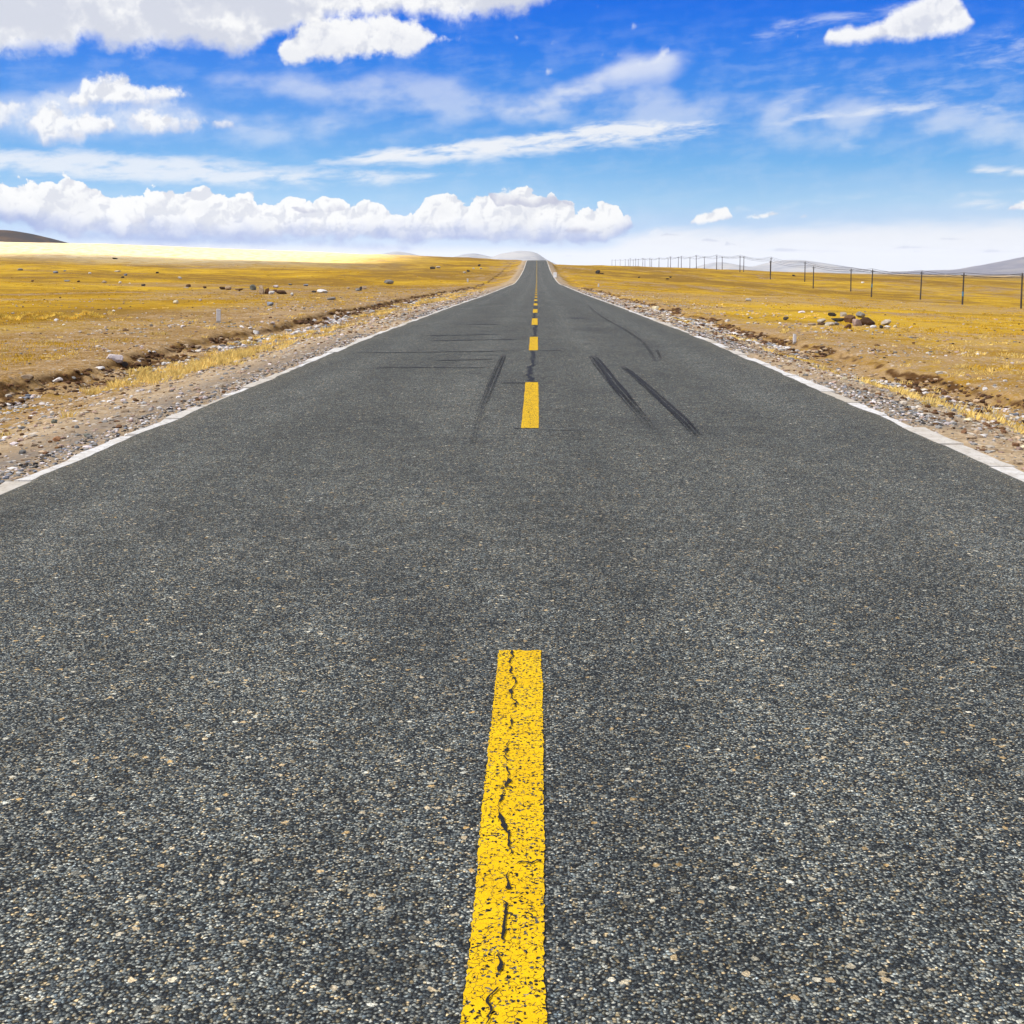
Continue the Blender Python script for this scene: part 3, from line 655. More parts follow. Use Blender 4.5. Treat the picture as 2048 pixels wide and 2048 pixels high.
    # tyre marks
    def track(name, pix, wpx, mat, fade):
        P = np.array([road_at(*Z2(*q)) for q in pix]); n = 90
        s = np.concatenate([[0], np.cumsum(np.hypot(*np.diff(P, axis=0).T))]); q = np.linspace(0, s[-1], n)
        px_ = np.interp(q, s, P[:, 0]); py_ = np.interp(q, s, P[:, 1])
        ker = np.ones(9) / 9
        sm = lambda a: np.convolve(np.pad(a, 4, mode='edge'), ker, 'valid')
        px_, py_ = sm(px_), sm(py_)
        V, U, L_, Fd = [], [], [], []; nc = 7
        for i in range(n):
            W_ = np.interp(i / (n - 1), np.linspace(0, 1, len(wpx)), wpx) / 2.76 / px_per_m(py_[i])
            for j in range(nc):
                u = j / (nc - 1); V.append((px_[i] + (u - .5) * W_, py_[i], float(road_z(py_[i])) + .0035)); U.append(u); L_.append(q[i]); Fd.append(np.interp(i / (n - 1), *fade))
        mesh_obj(name, V, grid_faces(n, nc), mat, road, {'across': np.array(U), 'along': np.array(L_), 'fade': np.array(Fd)})
    dark = mat_smear('tyre_rubber', (.010, .010, .012, 1), 0.95); faint = mat_smear('faint_tyre_rubber', (.014, .014, .016, 1), 0.75)
    track('tyre_mark', [(1335, 690), (1385, 755), (1460, 850), (1550, 955), (1640, 1060), (1715, 1165)], (56, 76, 84, 84, 80, 76), dark, ((0, .15, .6, 1), (.1, 1, .95, .1)))
    track('tyre_mark', [(1495, 750), (1555, 792), (1655, 880), (1755, 970), (1850, 1060), (1930, 1150)], (38, 48, 58, 66, 74, 80), dark, ((0, .12, .85, 1), (.15, 1, 1, .35)))
    track('tyre_mark', [(852, 688), (818, 765), (785, 845), (740, 955), (700, 1060), (675, 1205)], (34, 50, 60, 56, 50, 44), faint, ((0, .1, .45, 1), (.5, 1, .75, .25)))
    track('tyre_mark', [(1312, 412), (1350, 452), (1425, 500), (1535, 562), (1625, 625), (1668, 690), (1690, 738)], (10, 14, 16, 18, 24, 26, 24), faint, ((0, .5, 1), (.35, .6, .5)))
    track('tyre_mark', [(1695, 662), (1706, 690), (1716, 715)], (16, 20, 20), faint, ((0, .5, 1), (.5, 1, .5)))
    return road
ROAD = build_road()

# ------------------------------------------------------------------ far hills
def hill(name, label, D, outline, base_y, depth, mat, z_base=-32.0):
    xs = np.linspace(outline[0][0], outline[-1][0], 220); oy = np.interp(xs, [p[0] for p in outline], [p[1] for p in outline])
    ker = np.hanning(13); ker /= ker.sum(); oy = np.convolve(np.pad(oy, 6, mode='edge'), ker, 'valid')
    X = (xs - CX) / F * D; H = (535 - oy) / F * D + CAM[2]
    v = np.linspace(-1, 1, 90); prof = np.cos(np.clip(v, -1, 1) * math.pi / 2) ** 1.15
    XX, VV = np.meshgrid(X, v)
    rid = fbm(XX / (depth * .16), VV * 6 + 3, 5, 41)
    Z = z_base + (H[None, :] - z_base) * prof[:, None] * (1 - (1 - prof[:, None]) * (rid - .3) * 0.9)
    Y = D + VV * depth + (fbm(XX / (depth * .5), VV * 2, 2, 43) - .5) * depth * .2 * (1 - prof[:, None])
    o = mesh_obj(name, np.stack([XX, Y, Z], -1), grid_faces(len(v), len(X)), mat, smooth=True); tag(o, label, kind='structure')
hazy_hill = mat_hill('haze_tinted_hill', (.145, .15, .17, 1), (.21, .20, .195, 1), (.10, .108, .135, 1))  # pale bluish haze tint painted into the hill colour
shaded_hill = mat_hill('shaded_hill', (.016, .014, .016, 1), (.030, .022, .019, 1), (.075, .042, .018, 1), 0.006)  # brown darkened in the colour itself to paint in cloud shade
hill('hills', 'pale rounded hills beyond the crest of the road', 5500, [(690, 534), (745, 521), (775, 507), (797, 503), (822, 507), (850, 514), (880, 516), (905, 516), (930, 509), (950, 507), (975, 512), (985, 515), (1000, 508), (1020, 505),
     (1040, 502), (1060, 503), (1075, 507), (1093, 520), (1130, 536)], 535, 800, hazy_hill)
hill('hills', 'low grey hills behind the right pole row', 5600, [(1360, 566), (1390, 541), (1410, 529), (1435, 524), (1462, 529), (1490, 534), (1520, 532), (1550, 523), (1575, 520), (1600, 521), (1640, 527), (1690, 536), (1740, 545), (1775, 552), (1830, 568)], 560, 900, hazy_hill)
hill('hills', 'greyish purple mountain foot at the right edge', 4200, [(1740, 566), (1790, 549), (1815, 550), (1850, 543), (1872, 544), (1895, 539), (1930, 543), (1960, 537), (1990, 537), (2005, 531), (2022, 526), (2034, 527), (2050, 520), (2110, 506), (2220, 490), (2400, 520), (2600, 560)], 560, 1000,
     mat_hill('purple_hill', (.078, .076, .096, 1), (.12, .112, .12, 1), (.06, .060, .082, 1)))
hill('hills', 'dark brown hill at the left edge, cloud shade painted into its colour', 1500, [(-420, 500), (-260, 470), (-120, 456), (-40, 459), (0, 462), (22, 461), (60, 467), (100, 477), (125, 484), (150, 490), (200, 505), (260, 530)], 480, 260, shaded_hill, -25)

# ------------------------------------------------------------------ the broad cloud overhead that keeps the road in soft light
def build_cloud():
    H = 1500.0; edge = [ground_at(*q, detail=False, y0=100) for q in ((2, 512), (80, 510), (172, 509), (300, 514), (400, 519), (560, 524), (700, 527))]
    print('EDGE', edge)
    edge = sorted((e[0] - e[2] * SUN[0] / SUN[2], e[1] - e[2] * SUN[1] / SUN[2]) for e in edge)
    ex, ey = [e[0] for e in edge], [e[1] for e in edge]
    gx = np.concatenate([np.linspace(-900, -320, 30)[:-1], np.linspace(-320, 60, 90)[:-1], np.linspace(60, 1500, 70)])
    gy = np.concatenate([np.linspace(-700, 180, 50)[:-1], np.linspace(180, 700, 110)[:-1], np.linspace(700, 1700, 30)])
    X, Y = np.meshgrid(gx, gy)
    lim = np.interp(X, ex + [-40, 200, 1500], ey + [620, 1500, 1600]); lim = np.where(X < ex[0], ey[0] + (X - ex[0]) * 0.9, lim)
    lim = lim + (fbm(X / 45, Y / 400, 3, 101) - .5) * 16
    soft = np.interp(X, [-330, -190, -140, 1500], [70, 40, 8, 30])
    dist = np.minimum.reduce([lim - Y, (X + 840) * .8, 1450 - X, (Y + 650) * .8]) + (fbm(X / 120, Y / 120, 4, 103) - .5) * np.interp(X, [-500, -300, 300, 600], [160, 4, 4, 160])
    th = sstep(dist, 0, 1 * soft)
    lump = fbm(X / 150, Y / 150, 5, 105)
    off = SUN / SUN[2] * H
    up = H + th * (60 + 260 * lump * sstep(dist, 0, 260)); lo = H - th * (6 + 40 * fbm(X / 90, Y / 90, 4, 107) * sstep(dist, 0, 200))
    keep = dist > -12
    sh = lambda Zc: np.stack([X + SUN[0] / SUN[2] * Zc, Y + SUN[1] / SUN[2] * Zc, Zc], -1).reshape(-1, 3)
    F1 = grid_faces(*X.shape); k = keep.ravel(); F1 = F1[k[F1].all(1)]
    n = X.size
    e = np.concatenate([F1[:, [0, 1]], F1[:, [1, 2]], F1[:, [2, 3]], F1[:, [3, 0]]]); key = {}
    for a, b in e.tolist(): key[(a, b)] = 1
    rim = np.array([(a, b, b + n, a + n) for a, b in key if (b, a) not in key])
    o = mesh_obj('cloud', np.concatenate([sh(up), sh(lo)]), np.concatenate([F1, F1[:, ::-1] + n, rim[:, ::-1]]), mat_cloud(), smooth=True, attrs={'thick': np.tile(th.ravel(), 2)})
    tag(o, 'broad white cloud overhead shading the road', kind='structure')
build_cloud()

# ------------------------------------------------------------------ stones
def mat_stone():
    m, g, p = new_mat('stone', 0.95, 0.15)
    oi = g.new('ShaderNodeObjectInfo'); base = S(g, oi.outputs['Color']); rnd = S(g, oi.outputs['Random'])
    tc = objco(g); n = g.noise(g.vadd(tc, g.vec(rnd * 50, rnd * 31, 0)), 5, 6, 0.65); f = g.noise(tc, 34, 4, 0.6)
    k = g.step(n, 0.3, 0.7, 0.68, 1.25, 'LINEAR') * g.step(f, 0.3, 0.7, 0.82, 1.15, 'LINEAR')
    g.put(p.inputs['Base Color'], g.mix(1.0, base, g.vec(k, k, k), 'MULTIPLY')); bump(g, p, n + f * 0.4, 0.7, 0.05)
    return m
STONE = mat_stone()
import bmesh
def ico(sub):
    bm = bmesh.new(); bmesh.ops.create_icosphere(bm, subdivisions=sub, radius=1.0)
    v = np.array([q.co[:] for q in bm.verts]); f = np.array([[q.index for q in w.verts] for w in bm.faces]); bm.free(); return v, f
ICO3, ICO1, ICO0 = ico(3), ico(2), ico(1)
def stone_shape(rnd, base, w, d, h, cuts=9, tight=0.62, flat=0.0):
    v, f = base; v = v.copy()
    for k in range(cuts):
        n = rnd.normal(size=3); n /= np.linalg.norm(n); lim = tight + 0.3 * rnd.random()
        e = v @ n - lim; v -= np.maximum(e, 0)[:, None] * n
    if flat: v[:, 2] = np.minimum(v[:, 2], 1 - flat)
    o = rnd.random() * 60
    v *= (1 + 0.22 * (fbm(v[:, 0] * 1.6 + o, v[:, 1] * 1.6 + v[:, 2] * 1.1, 3, 5) - .5))[:, None]
    v -= (v.max(0) + v.min(0)) / 2; v /= (v.max(0) - v.min(0)) / 2
    return v * np.array([w / 2, d / 2, h / 2]), f
SC_ = {'soil': (.12, .062, .026), 'tan': (.40, .30, .20), 'brown': (.15, .082, .045), 'dark': (.050, .046, .044), 'darkbrown': (.075, .042, .024), 'white': (.62, .60, .58), 'pale': (.47, .42, .35), 'grey': (.23, .225, .215), 'green': (.17, .18, .15),
       'pink': (.42, .30, .25), 'cream': (.58, .52, .36), 'orange': (.42, .22, .11), 'blue': (.20, .22, .26), 'pinkwhite': (.58, .52, .52)}
L_FIELD, L_DITCH, R_PILE, R_FIELD, R_DITCH = 'stones on the left plain', 'stones along the left ditch', 'broken rocks of the heap on the right plain', 'stones on the right plain', 'stones along the right ditch'
ROCKS = [  # x, base y, width, height (photograph pixels), colour, kind, label, group
 (523, 588.8, 14, 16, 'tan', 'boulder', 'tall tan boulder, largest stone of the group on the left plain', L_FIELD),
 (533.5, 588.6, 8.5, 12, 'brown', 'boulder', 'rusty brown stone leaning against the tall tan boulder', L_FIELD),
 (543, 588.8, 13, 6.5, 'white', 'rock', 'low white stone at the foot of the tall tan boulder', L_FIELD),
 (561.5, 588.3, 23, 7, 'darkbrown', 'rock', 'dark brown slab beside the low white stone', L_FIELD),
 (549, 584, 10, 5, 'brown', 'rock', 'small brown stone behind the low white stone', L_FIELD),
 (505, 580.2, 13, 10, 'green', 'boulder', 'grey green boulder behind the tall tan boulder', L_FIELD),
 (551, 575.8, 12, 5, 'pinkwhite', 'rock', 'flat pinkish pale stone beyond the brown slab', L_FIELD),
 (455.5, 580.2, 13, 7, 'tan', 'rock', 'low tan stone between dark brown stones on the left plain', L_FIELD),
 (444, 579.3, 13, 5, 'darkbrown', 'rock', 'dark brown stone touching the low tan stone', L_FIELD),
 (477.5, 580.6, 16, 3.2, 'brown', 'slab', 'thin brown slab lying beyond the low tan stone', L_FIELD),
 (408, 576.8, 8, 4, 'darkbrown', 'rock', 'small dark brown stone left of the row of brown stones', L_FIELD),
 (583.8, 591.6, 6.5, 5.5, 'white', 'rock', 'small bright white stone right of the dark brown slab', L_FIELD),
 (644, 585.5, 22, 6, 'white', 'slab', 'wide white slab lying alone near the left ditch', L_FIELD),
 (627.5, 584.6, 10, 3.5, 'dark', 'rock', 'dark flat stone against the wide white slab', L_FIELD),
 (540, 611.5, 14, 7, 'blue', 'rock', 'bluish white stone between marker post and ditch', L_FIELD),
 (662, 600.5, 18, 5.5, 'grey', 'rock', 'jagged grey brown stone above the ditch edge', L_DITCH),
 (777, 568.3, 20, 8, 'grey', 'boulder', 'dark grey boulder beside the dark dirt track', L_FIELD),
 (714.7, 582, 10, 5, 'grey', 'rock', 'grey stone of the small trio below the dark track', L_FIELD),
 (721.5, 581, 6, 7, 'dark', 'rock', 'dark upright stone of the trio below the dark track', L_FIELD),
 (728, 578.5, 10, 6, 'tan', 'rock', 'tan stone of the trio below the dark track', L_FIELD),
 (696, 578, 7, 4, 'tan', 'rock', 'small tan stone just left of the trio', L_FIELD),
 (611, 572.5, 10, 4, 'blue', 'rock', 'bluish stone at the left end of the dark track', L_FIELD),
 (580, 570.3, 8, 3, 'grey', 'rock', 'small grey stone above the pinkish pale stone', L_FIELD),
 (228.5, 518.5, 10, 2.6, 'dark', 'slab', 'lone flat black stone just below the sunlit band', L_FIELD),
 (39, 541, 11, 4, 'grey', 'rock', 'grey stone on the plain close to the left picture edge', L_FIELD),
 (110, 546.5, 10, 4, 'blue', 'rock', 'bluish dark stone in the left half of the left plain', L_FIELD),
 (129, 543.5, 6, 3, 'grey', 'rock', 'small grey stone just behind the bluish dark stone', L_FIELD),
 (179, 548, 6, 3, 'white', 'rock', 'small white stone between two bluish stones on the plain', L_FIELD),
 (234, 544, 13, 2.6, 'pale', 'slab', 'thin pale slab among the far left stones', L_FIELD),
 (250.5, 551.8, 7, 4, 'blue', 'rock', 'bluish stone above a dark one, below the thin pale slab', L_FIELD),
 (244, 556, 7, 3, 'dark', 'rock', 'dark stone just below the small bluish stone', L_FIELD),
 (313.7, 547, 6, 3, 'dark', 'rock', 'tiny black stone right of the thin pale slab', L_FIELD),
 (359, 558, 9, 4, 'white', 'rock', 'whitish stone on the brown track across the left plain', L_FIELD),
 (156, 564.3, 7, 3, 'darkbrown', 'rock', 'dark brown stone on the yellow strip below the track', L_FIELD),
 (207, 566.4, 11, 5, 'tan', 'rock', 'tan stone on the yellow strip below the track', L_FIELD),
 (239.5, 567.2, 6, 4.2, 'white', 'rock', 'round white stone on the yellow strip below the track', L_FIELD),
 (132.5, 563.3, 13, 3, 'grey', 'slab', 'flat grey slab on the yellow strip below the track', L_FIELD),
 (64, 563.4, 7, 3, 'brown', 'rock', 'rusty brown stone at the left end of the yellow strip', L_FIELD),
 (286, 572.2, 8, 4, 'dark', 'rock', 'blackish stone below the brown track', L_FIELD),
 (376, 574.4, 10, 5.5, 'darkbrown', 'rock', 'dark brown block standing on a pale flat stone', L_FIELD),
 (372, 576.7, 10, 2.2, 'pale', 'slab', 'pale flat stone under the dark brown block', L_FIELD),
 (350.5, 608, 11, 7, 'cream', 'rock', 'yellowish white stone on bare ground beyond the marker post', L_FIELD),
 (865, 538, 12, 4, 'dark', 'rock', 'dark stone among far stones left of the road crest', L_FIELD),
 (876, 536.6, 10, 4, 'pale', 'rock', 'pale stone beside the dark far stone left of the crest', L_FIELD),
 (929, 546.8, 7, 3.2, 'pale', 'rock', 'pale stone at the lower end of the far left stone group', L_FIELD),
 (936.5, 544, 7, 4, 'dark', 'rock', 'black stone of the far group left of the road', L_FIELD),
 (947, 538.2, 6, 2.5, 'pale', 'rock', 'upper pale stone of the far group left of the road', L_FIELD),
 (962, 538, 6, 2.5, 'white', 'rock', 'white stone of the far group nearest the road', L_FIELD),
 (958.5, 532.5, 6, 3.4, 'dark', 'rock', 'topmost black stone of the far group left of the road', L_FIELD),
 (223, 719.5, 37, 17, 'pinkwhite', 'boulder', 'large pinkish white angular rock in the left ditch', L_DITCH),
 (247, 736, 15, 10, 'dark', 'rock', 'black rock just below the large pinkish white rock', L_DITCH),
 (112, 764, 22, 11, 'white', 'boulder', 'rounded white boulder at the ditch edge', L_DITCH),
 (50, 760, 24, 8, 'tan', 'slab', 'tan slab on the dark bank of the left ditch', L_DITCH),
 (14, 793, 17, 9, 'pale', 'rock', 'pale cobble at the ditch by the left picture edge', L_DITCH),
 (197, 739, 20, 7, 'white', 'rock', 'broad white cobble below the large pinkish white rock', L_DITCH),
 (276, 723.5, 11, 7, 'white', 'rock', 'white cobble right of the black ditch rock', L_DITCH),
 (166, 750, 13, 5.5, 'grey', 'rock', 'grey cobble between the white boulder and the broad white cobble', L_DITCH),
 (145, 757, 13, 6, 'grey', 'rock', 'grey cobble next to the rounded white boulder', L_DITCH),
 (510, 667, 14, 8, 'white', 'rock', 'whitish rock in the ditch right of the left marker post', L_DITCH),
 (628, 643, 11, 5, 'white', 'rock', 'white cobble under the dark bank further up the left ditch', L_DITCH),
 (112, 883, 17, 9, 'orange', 'rock', 'orange brown pebble on the left gravel verge', 'stones on the left verge'),
 (173, 874.5, 13, 6, 'green', 'rock', 'olive pebble right of the orange brown one', 'stones on the left verge'),
 (107, 847, 13, 7, 'green', 'rock', 'pale greenish pebble above the orange brown one', 'stones on the left verge'),
 (59, 839, 10, 6, 'brown', 'rock', 'dark brown pebble left of the pale greenish one', 'stones on the left verge'),
 (236, 857, 13, 6, 'brown', 'rock', 'reddish brown pebble beside the grey gravel of the left verge', 'stones on the left verge'),
 (1665.6, 632.3, 15, 6, 'dark', 'rock', 'dark pointed rock behind the heap, at its back left', R_PILE),
 (1687.5, 634.2, 13, 8, 'pale', 'rock', 'pale rock behind the brown block of the heap', R_PILE),
 (1723, 636, 16, 11, 'grey', 'boulder', 'grey boulder standing behind the heap', R_PILE),
 (1644.5, 645, 15, 7, 'pale', 'rock', 'pale sloping rock at the left of the heap', R_PILE),
 (1678, 644, 24, 6, 'dark', 'slab', 'black flat slab left of the brown block', R_PILE),
 (1700.5, 646, 23, 13, 'brown', 'boulder', 'brown block in the middle of the heap', R_PILE),
 (1716, 652, 24, 12, 'pink', 'boulder', 'rounded pink rock in front of the brown block', R_PILE),
 (1740, 651.5, 25, 14, 'darkbrown', 'boulder', 'dark brown boulder right of the pink rock', R_PILE),
 (1696.5, 657.3, 13, 8, 'brown', 'rock', 'small brown rock in front of the heap', R_PILE),
 (1625, 651.5, 15, 4, 'tan', 'slab', 'thin tan slab at the left end of the heap', R_PILE),
 (1644.5, 650.2, 15, 4, 'darkbrown', 'slab', 'dark slab under the pale sloping rock', R_PILE),
 (1661, 651, 16, 6, 'pale', 'rock', 'pale broken rock left of the small brown rock', R_PILE),
 (1674, 651, 9, 6, 'grey', 'rock', 'grey chip between pale broken rock and pink rock', R_PILE),
 (1654.5, 653, 8, 4, 'cream', 'rock', 'yellowish chip in front of the pale broken rock', R_PILE),
 (1748, 656.5, 11, 6, 'white', 'rock', 'white rock below the dark brown boulder', R_PILE),
 (1774, 650.3, 17, 9, 'pale', 'rock', 'pale triangular rock at the right end of the heap', R_PILE),
 (1763, 657, 7, 6, 'dark', 'rock', 'black chip left of a flat white stone', R_PILE),
 (1775, 657.2, 13, 5, 'white', 'rock', 'flat white stone in front of the pale triangular rock', R_PILE),
 (1791, 656.2, 7, 5, 'cream', 'rock', 'small cream stone right of the heap', R_PILE),
 (1573, 640.5, 13, 5.5, 'dark', 'rock', 'dark grey rock apart from the heap, towards the road', R_FIELD),
 (1603.5, 626.2, 14, 3.6, 'pinkwhite', 'rock', 'pinkish white stone beyond the dark grey rock', R_FIELD),
 (1624, 625.2, 5, 3, 'white', 'rock', 'tiny white stone beside the pinkish white one', R_FIELD),
 (1497.6, 602.7, 13, 6, 'pale', 'rock', 'lone whitish stone on the golden plain before the poles', R_FIELD),
 (1726, 566.2, 7, 2.6, 'white', 'rock', 'far white stone between two poles', R_FIELD),
 (1588, 552.8, 7, 3, 'dark', 'rock', 'far black stone right of crossing pole tops', R_FIELD),
 (1196, 547.5, 10, 6.5, 'dark', 'boulder', 'black boulder on the rise right of the kilometre stone', R_FIELD),
 (1203.5, 548, 10, 2.4, 'darkbrown', 'slab', 'low dark slab touching the black boulder', R_FIELD),
 (1341, 555.8, 5, 2.6, 'dark', 'rock', 'small black stone above a flat dark one on the plain', R_FIELD),
 (1335.5, 559, 7, 2, 'dark', 'slab', 'flat dark stone below the small black one', R_FIELD),
 (1278, 555.8, 4.5, 2.5, 'dark', 'rock', 'tiny dark stone in the plain nearest the right verge', R_FIELD),
 (1312, 620, 15, 7, 'cream', 'rock', 'cream white rock on the bank of the right ditch', R_DITCH),
 (1455, 643.5, 11, 5, 'white', 'rock', 'white stone at the dark ditch bank left of the small post', R_DITCH),
 (1424, 666, 14, 7, 'pale', 'rock', 'pale rock on the verge beside the right kerb', R_DITCH),
 (1441.5, 676.5, 13, 6, 'pale', 'rock', 'pale flat rock just below another on the verge', R_DITCH),
 (1514.6, 691.2, 8, 7, 'white', 'rock', 'white stone on the slope below the small post', R_DITCH),
 (1946, 881, 21, 9, 'tan', 'rock', 'large tan cobble low on the right verge', R_DITCH),
 (1818, 801, 13, 6, 'white', 'rock', 'white pebble in the middle of the right verge', R_DITCH),
 (1690, 759.5, 11, 6, 'cream', 'rock', 'cream pebble above the dark gravel of the right verge', R_DITCH),
 (1870, 813, 11, 6, 'brown', 'rock', 'brown pebble right of the white pebble on the verge', R_DITCH),
 (1971, 781, 10, 7, 'white', 'rock', 'white cobble in the right ditch near the picture edge', R_DITCH),
 (1880, 748.5, 16, 6, 'pale', 'rock', 'pale cobble in the right ditch', R_DITCH),
]
def build_rocks():
    rnd = np.random.default_rng(12)
    for x, y, w, h, c, kind, label, grp in ROCKS:
        X, Y, Z = ground_at(x, y); s = px_per_m(Y, Z); W_, H_ = (w / s * 1.15, h / s * 1.35) if grp == R_PILE else (w / s * 0.98, h / s * 1.25)
        flat = {'slab': 0.45, 'boulder': 0.12, 'rock': 0.2}[kind]
        D_ = W_ * {'slab': .9, 'boulder': .85, 'rock': .8}[kind] * (0.85 + .3 * rnd.random()); D_ = min(D_, max(H_ * 2.6, W_ * .5))
        v, f = stone_shape(rnd, ICO3 if w > 5 else ICO1, W_, D_, H_, 9 if kind != 'slab' else 7, 0.46 if kind == 'boulder' else 0.52, flat)
        o = mesh_obj({'boulder': 'boulder', 'rock': 'rock', 'slab': 'stone_slab'}[kind], v, f, STONE)
        zg = min(float(terrain(X + dx * W_ * .3, Y + dy + D_ * .4)) for dx in (-1, 0, 1) for dy in (-D_ * .2, D_ * .2))
        o.location = (X, Y + D_ * .4, min(zg, Z) + H_ * 0.40)
        o.rotation_euler = (rnd.normal(0, .05), rnd.normal(0, .07), rnd.normal(0, .2))
        k = 0.9 + .2 * rnd.random(); o.color = tuple(q * k for q in SC_[c]) + (1,)
        tag(o, label, 'rock', grp)
build_rocks()

# ------------------------------------------------------------------ marker posts and the kilometre stone
def plain(name, col, rough=0.85, n1=(8, .3), dirt=(.3, .25, .18, 1)):
    m, g, p = new_mat(name, rough, 0.2); P = objco(g); a = g.noise(P, n1[0], 5, 0.65)
    g.put(p.inputs['Base Color'], g.mix(g.step(a, 0.45, 0.75) * n1[1], col, dirt)); bump(g, p, a, 0.3, 0.01); return m
def bm_obj(name, bm, mat, parent=None):
    me = bpy.data.meshes.new(name); bm.to_mesh(me); bm.free(); o = bpy.data.objects.new(name, me); COL.objects.link(o)
    me.materials.append(mat); o.parent = parent; return o
def add_box(bm, c, s, bev=0.0, rot=None):
    r = bmesh.ops.create_cube(bm, size=1.0)['verts']
    for v in r: v.co = Vector((v.co.x * s[0] + c[0], v.co.y * s[1] + c[1], v.co.z * s[2] + c[2]))
    if bev: bmesh.ops.bevel(bm, geom=list({e for v in r for e in v.link_edges}), offset=bev, segments=2, affect='EDGES')
def add_tube(bm, p0, p1, r0, r1, n=8):
    p0, p1 = Vector(p0), Vector(p1); q = (p1 - p0).to_track_quat('Z', 'Y'); L = (p1 - p0).length
    a = [bm.verts.new(p0 + q @ Vector((r0 * math.cos(t), r0 * math.sin(t), 0))) for t in np.linspace(0, 2 * math.pi, n, endpoint=False)]
    b = [bm.verts.new(p0 + q @ Vector((r1 * math.cos(t), r1 * math.sin(t), L))) for t in np.linspace(0, 2 * math.pi, n, endpoint=False)]
    for i in range(n): bm.faces.new((a[i], a[(i + 1) % n], b[(i + 1) % n], b[i]))
    bm.faces.new(a[::-1]); bm.faces.new(b)
def build_posts():
    white = plain('weathered_white_concrete', (.62, .62, .64, 1), n1=(12, .5), dirt=(.34, .31, .28, 1)); base = plain('bare_concrete', (.36, .33, .29, 1))
    for x, y, h, label, lean in ((437, 645.2, 27, 'short white concrete marker post beside the left ditch, largest of its kind', .03), (1589, 686.5, 19, 'small white marker post on the right ditch bank', -.01),
                           (935.5, 564.5, 7.5, 'tiny far white marker post on the golden plain left of the road', 0), (1197, 574.5, 7, 'tiny far whitish marker post on the right ditch bank', .05)):
        X, Y, Z = ground_at(x, y); H = h / px_per_m(Y, Z); w = H * (.31 if y > 600 else .36)
        r = bpy.data.objects.new('marker_post', None); COL.objects.link(r); r.location = (X, Y, Z); r.rotation_euler = (0.02, lean, .3)
        tag(r, label, 'post', 'white marker posts along the road')
        bm = bmesh.new(); add_box(bm, (0, 0, H * .56), (w, w * .9, H * .88 + .004), .012)
        for v in bm.verts:                             # slanted top
            if v.co.z > H * .9: v.co.z -= (v.co.x + w / 2) * .16
        bm_obj('shaft', bm, white, r)
        bm = bmesh.new(); add_box(bm, (0, 0, H * .03), (w * 1.12, w * 1.0, H * .18), .008); bm_obj('foot', bm, base, r)
    X, Y, Z = ground_at(1110, 555.0); s = px_per_m(Y, Z); H = 10.5 / s; w = 6.6 / s
    r = bpy.data.objects.new('kilometre_stone', None); COL.objects.link(r); r.location = (X, Y, Z - .03)
    tag(r, 'white rectangular kilometre stone beside the far right road edge', 'milestone')
    bm = bmesh.new(); add_box(bm, (0, 0, H * .5), (w, .16, H), .03); bm_obj('tablet', bm, plain('milestone_white', (.8, .8, .8, 1), n1=(4, .15)), r)
    bm = bmesh.new(); add_box(bm, (0, -.083, H * .70), (w * .34, .012, H * .09)); add_box(bm, (w * .04, -.083, H * .56), (w * .16, .012, H * .06)); bm_obj('worn_inscription', bm, plain('worn_lettering', (.52, .50, .50, 1)), r)
    bm = bmesh.new(); add_box(bm, (0, 0, -.02), (w * 1.25, .34, .16), .02); bm_obj('plinth', bm, base, r)
build_posts()

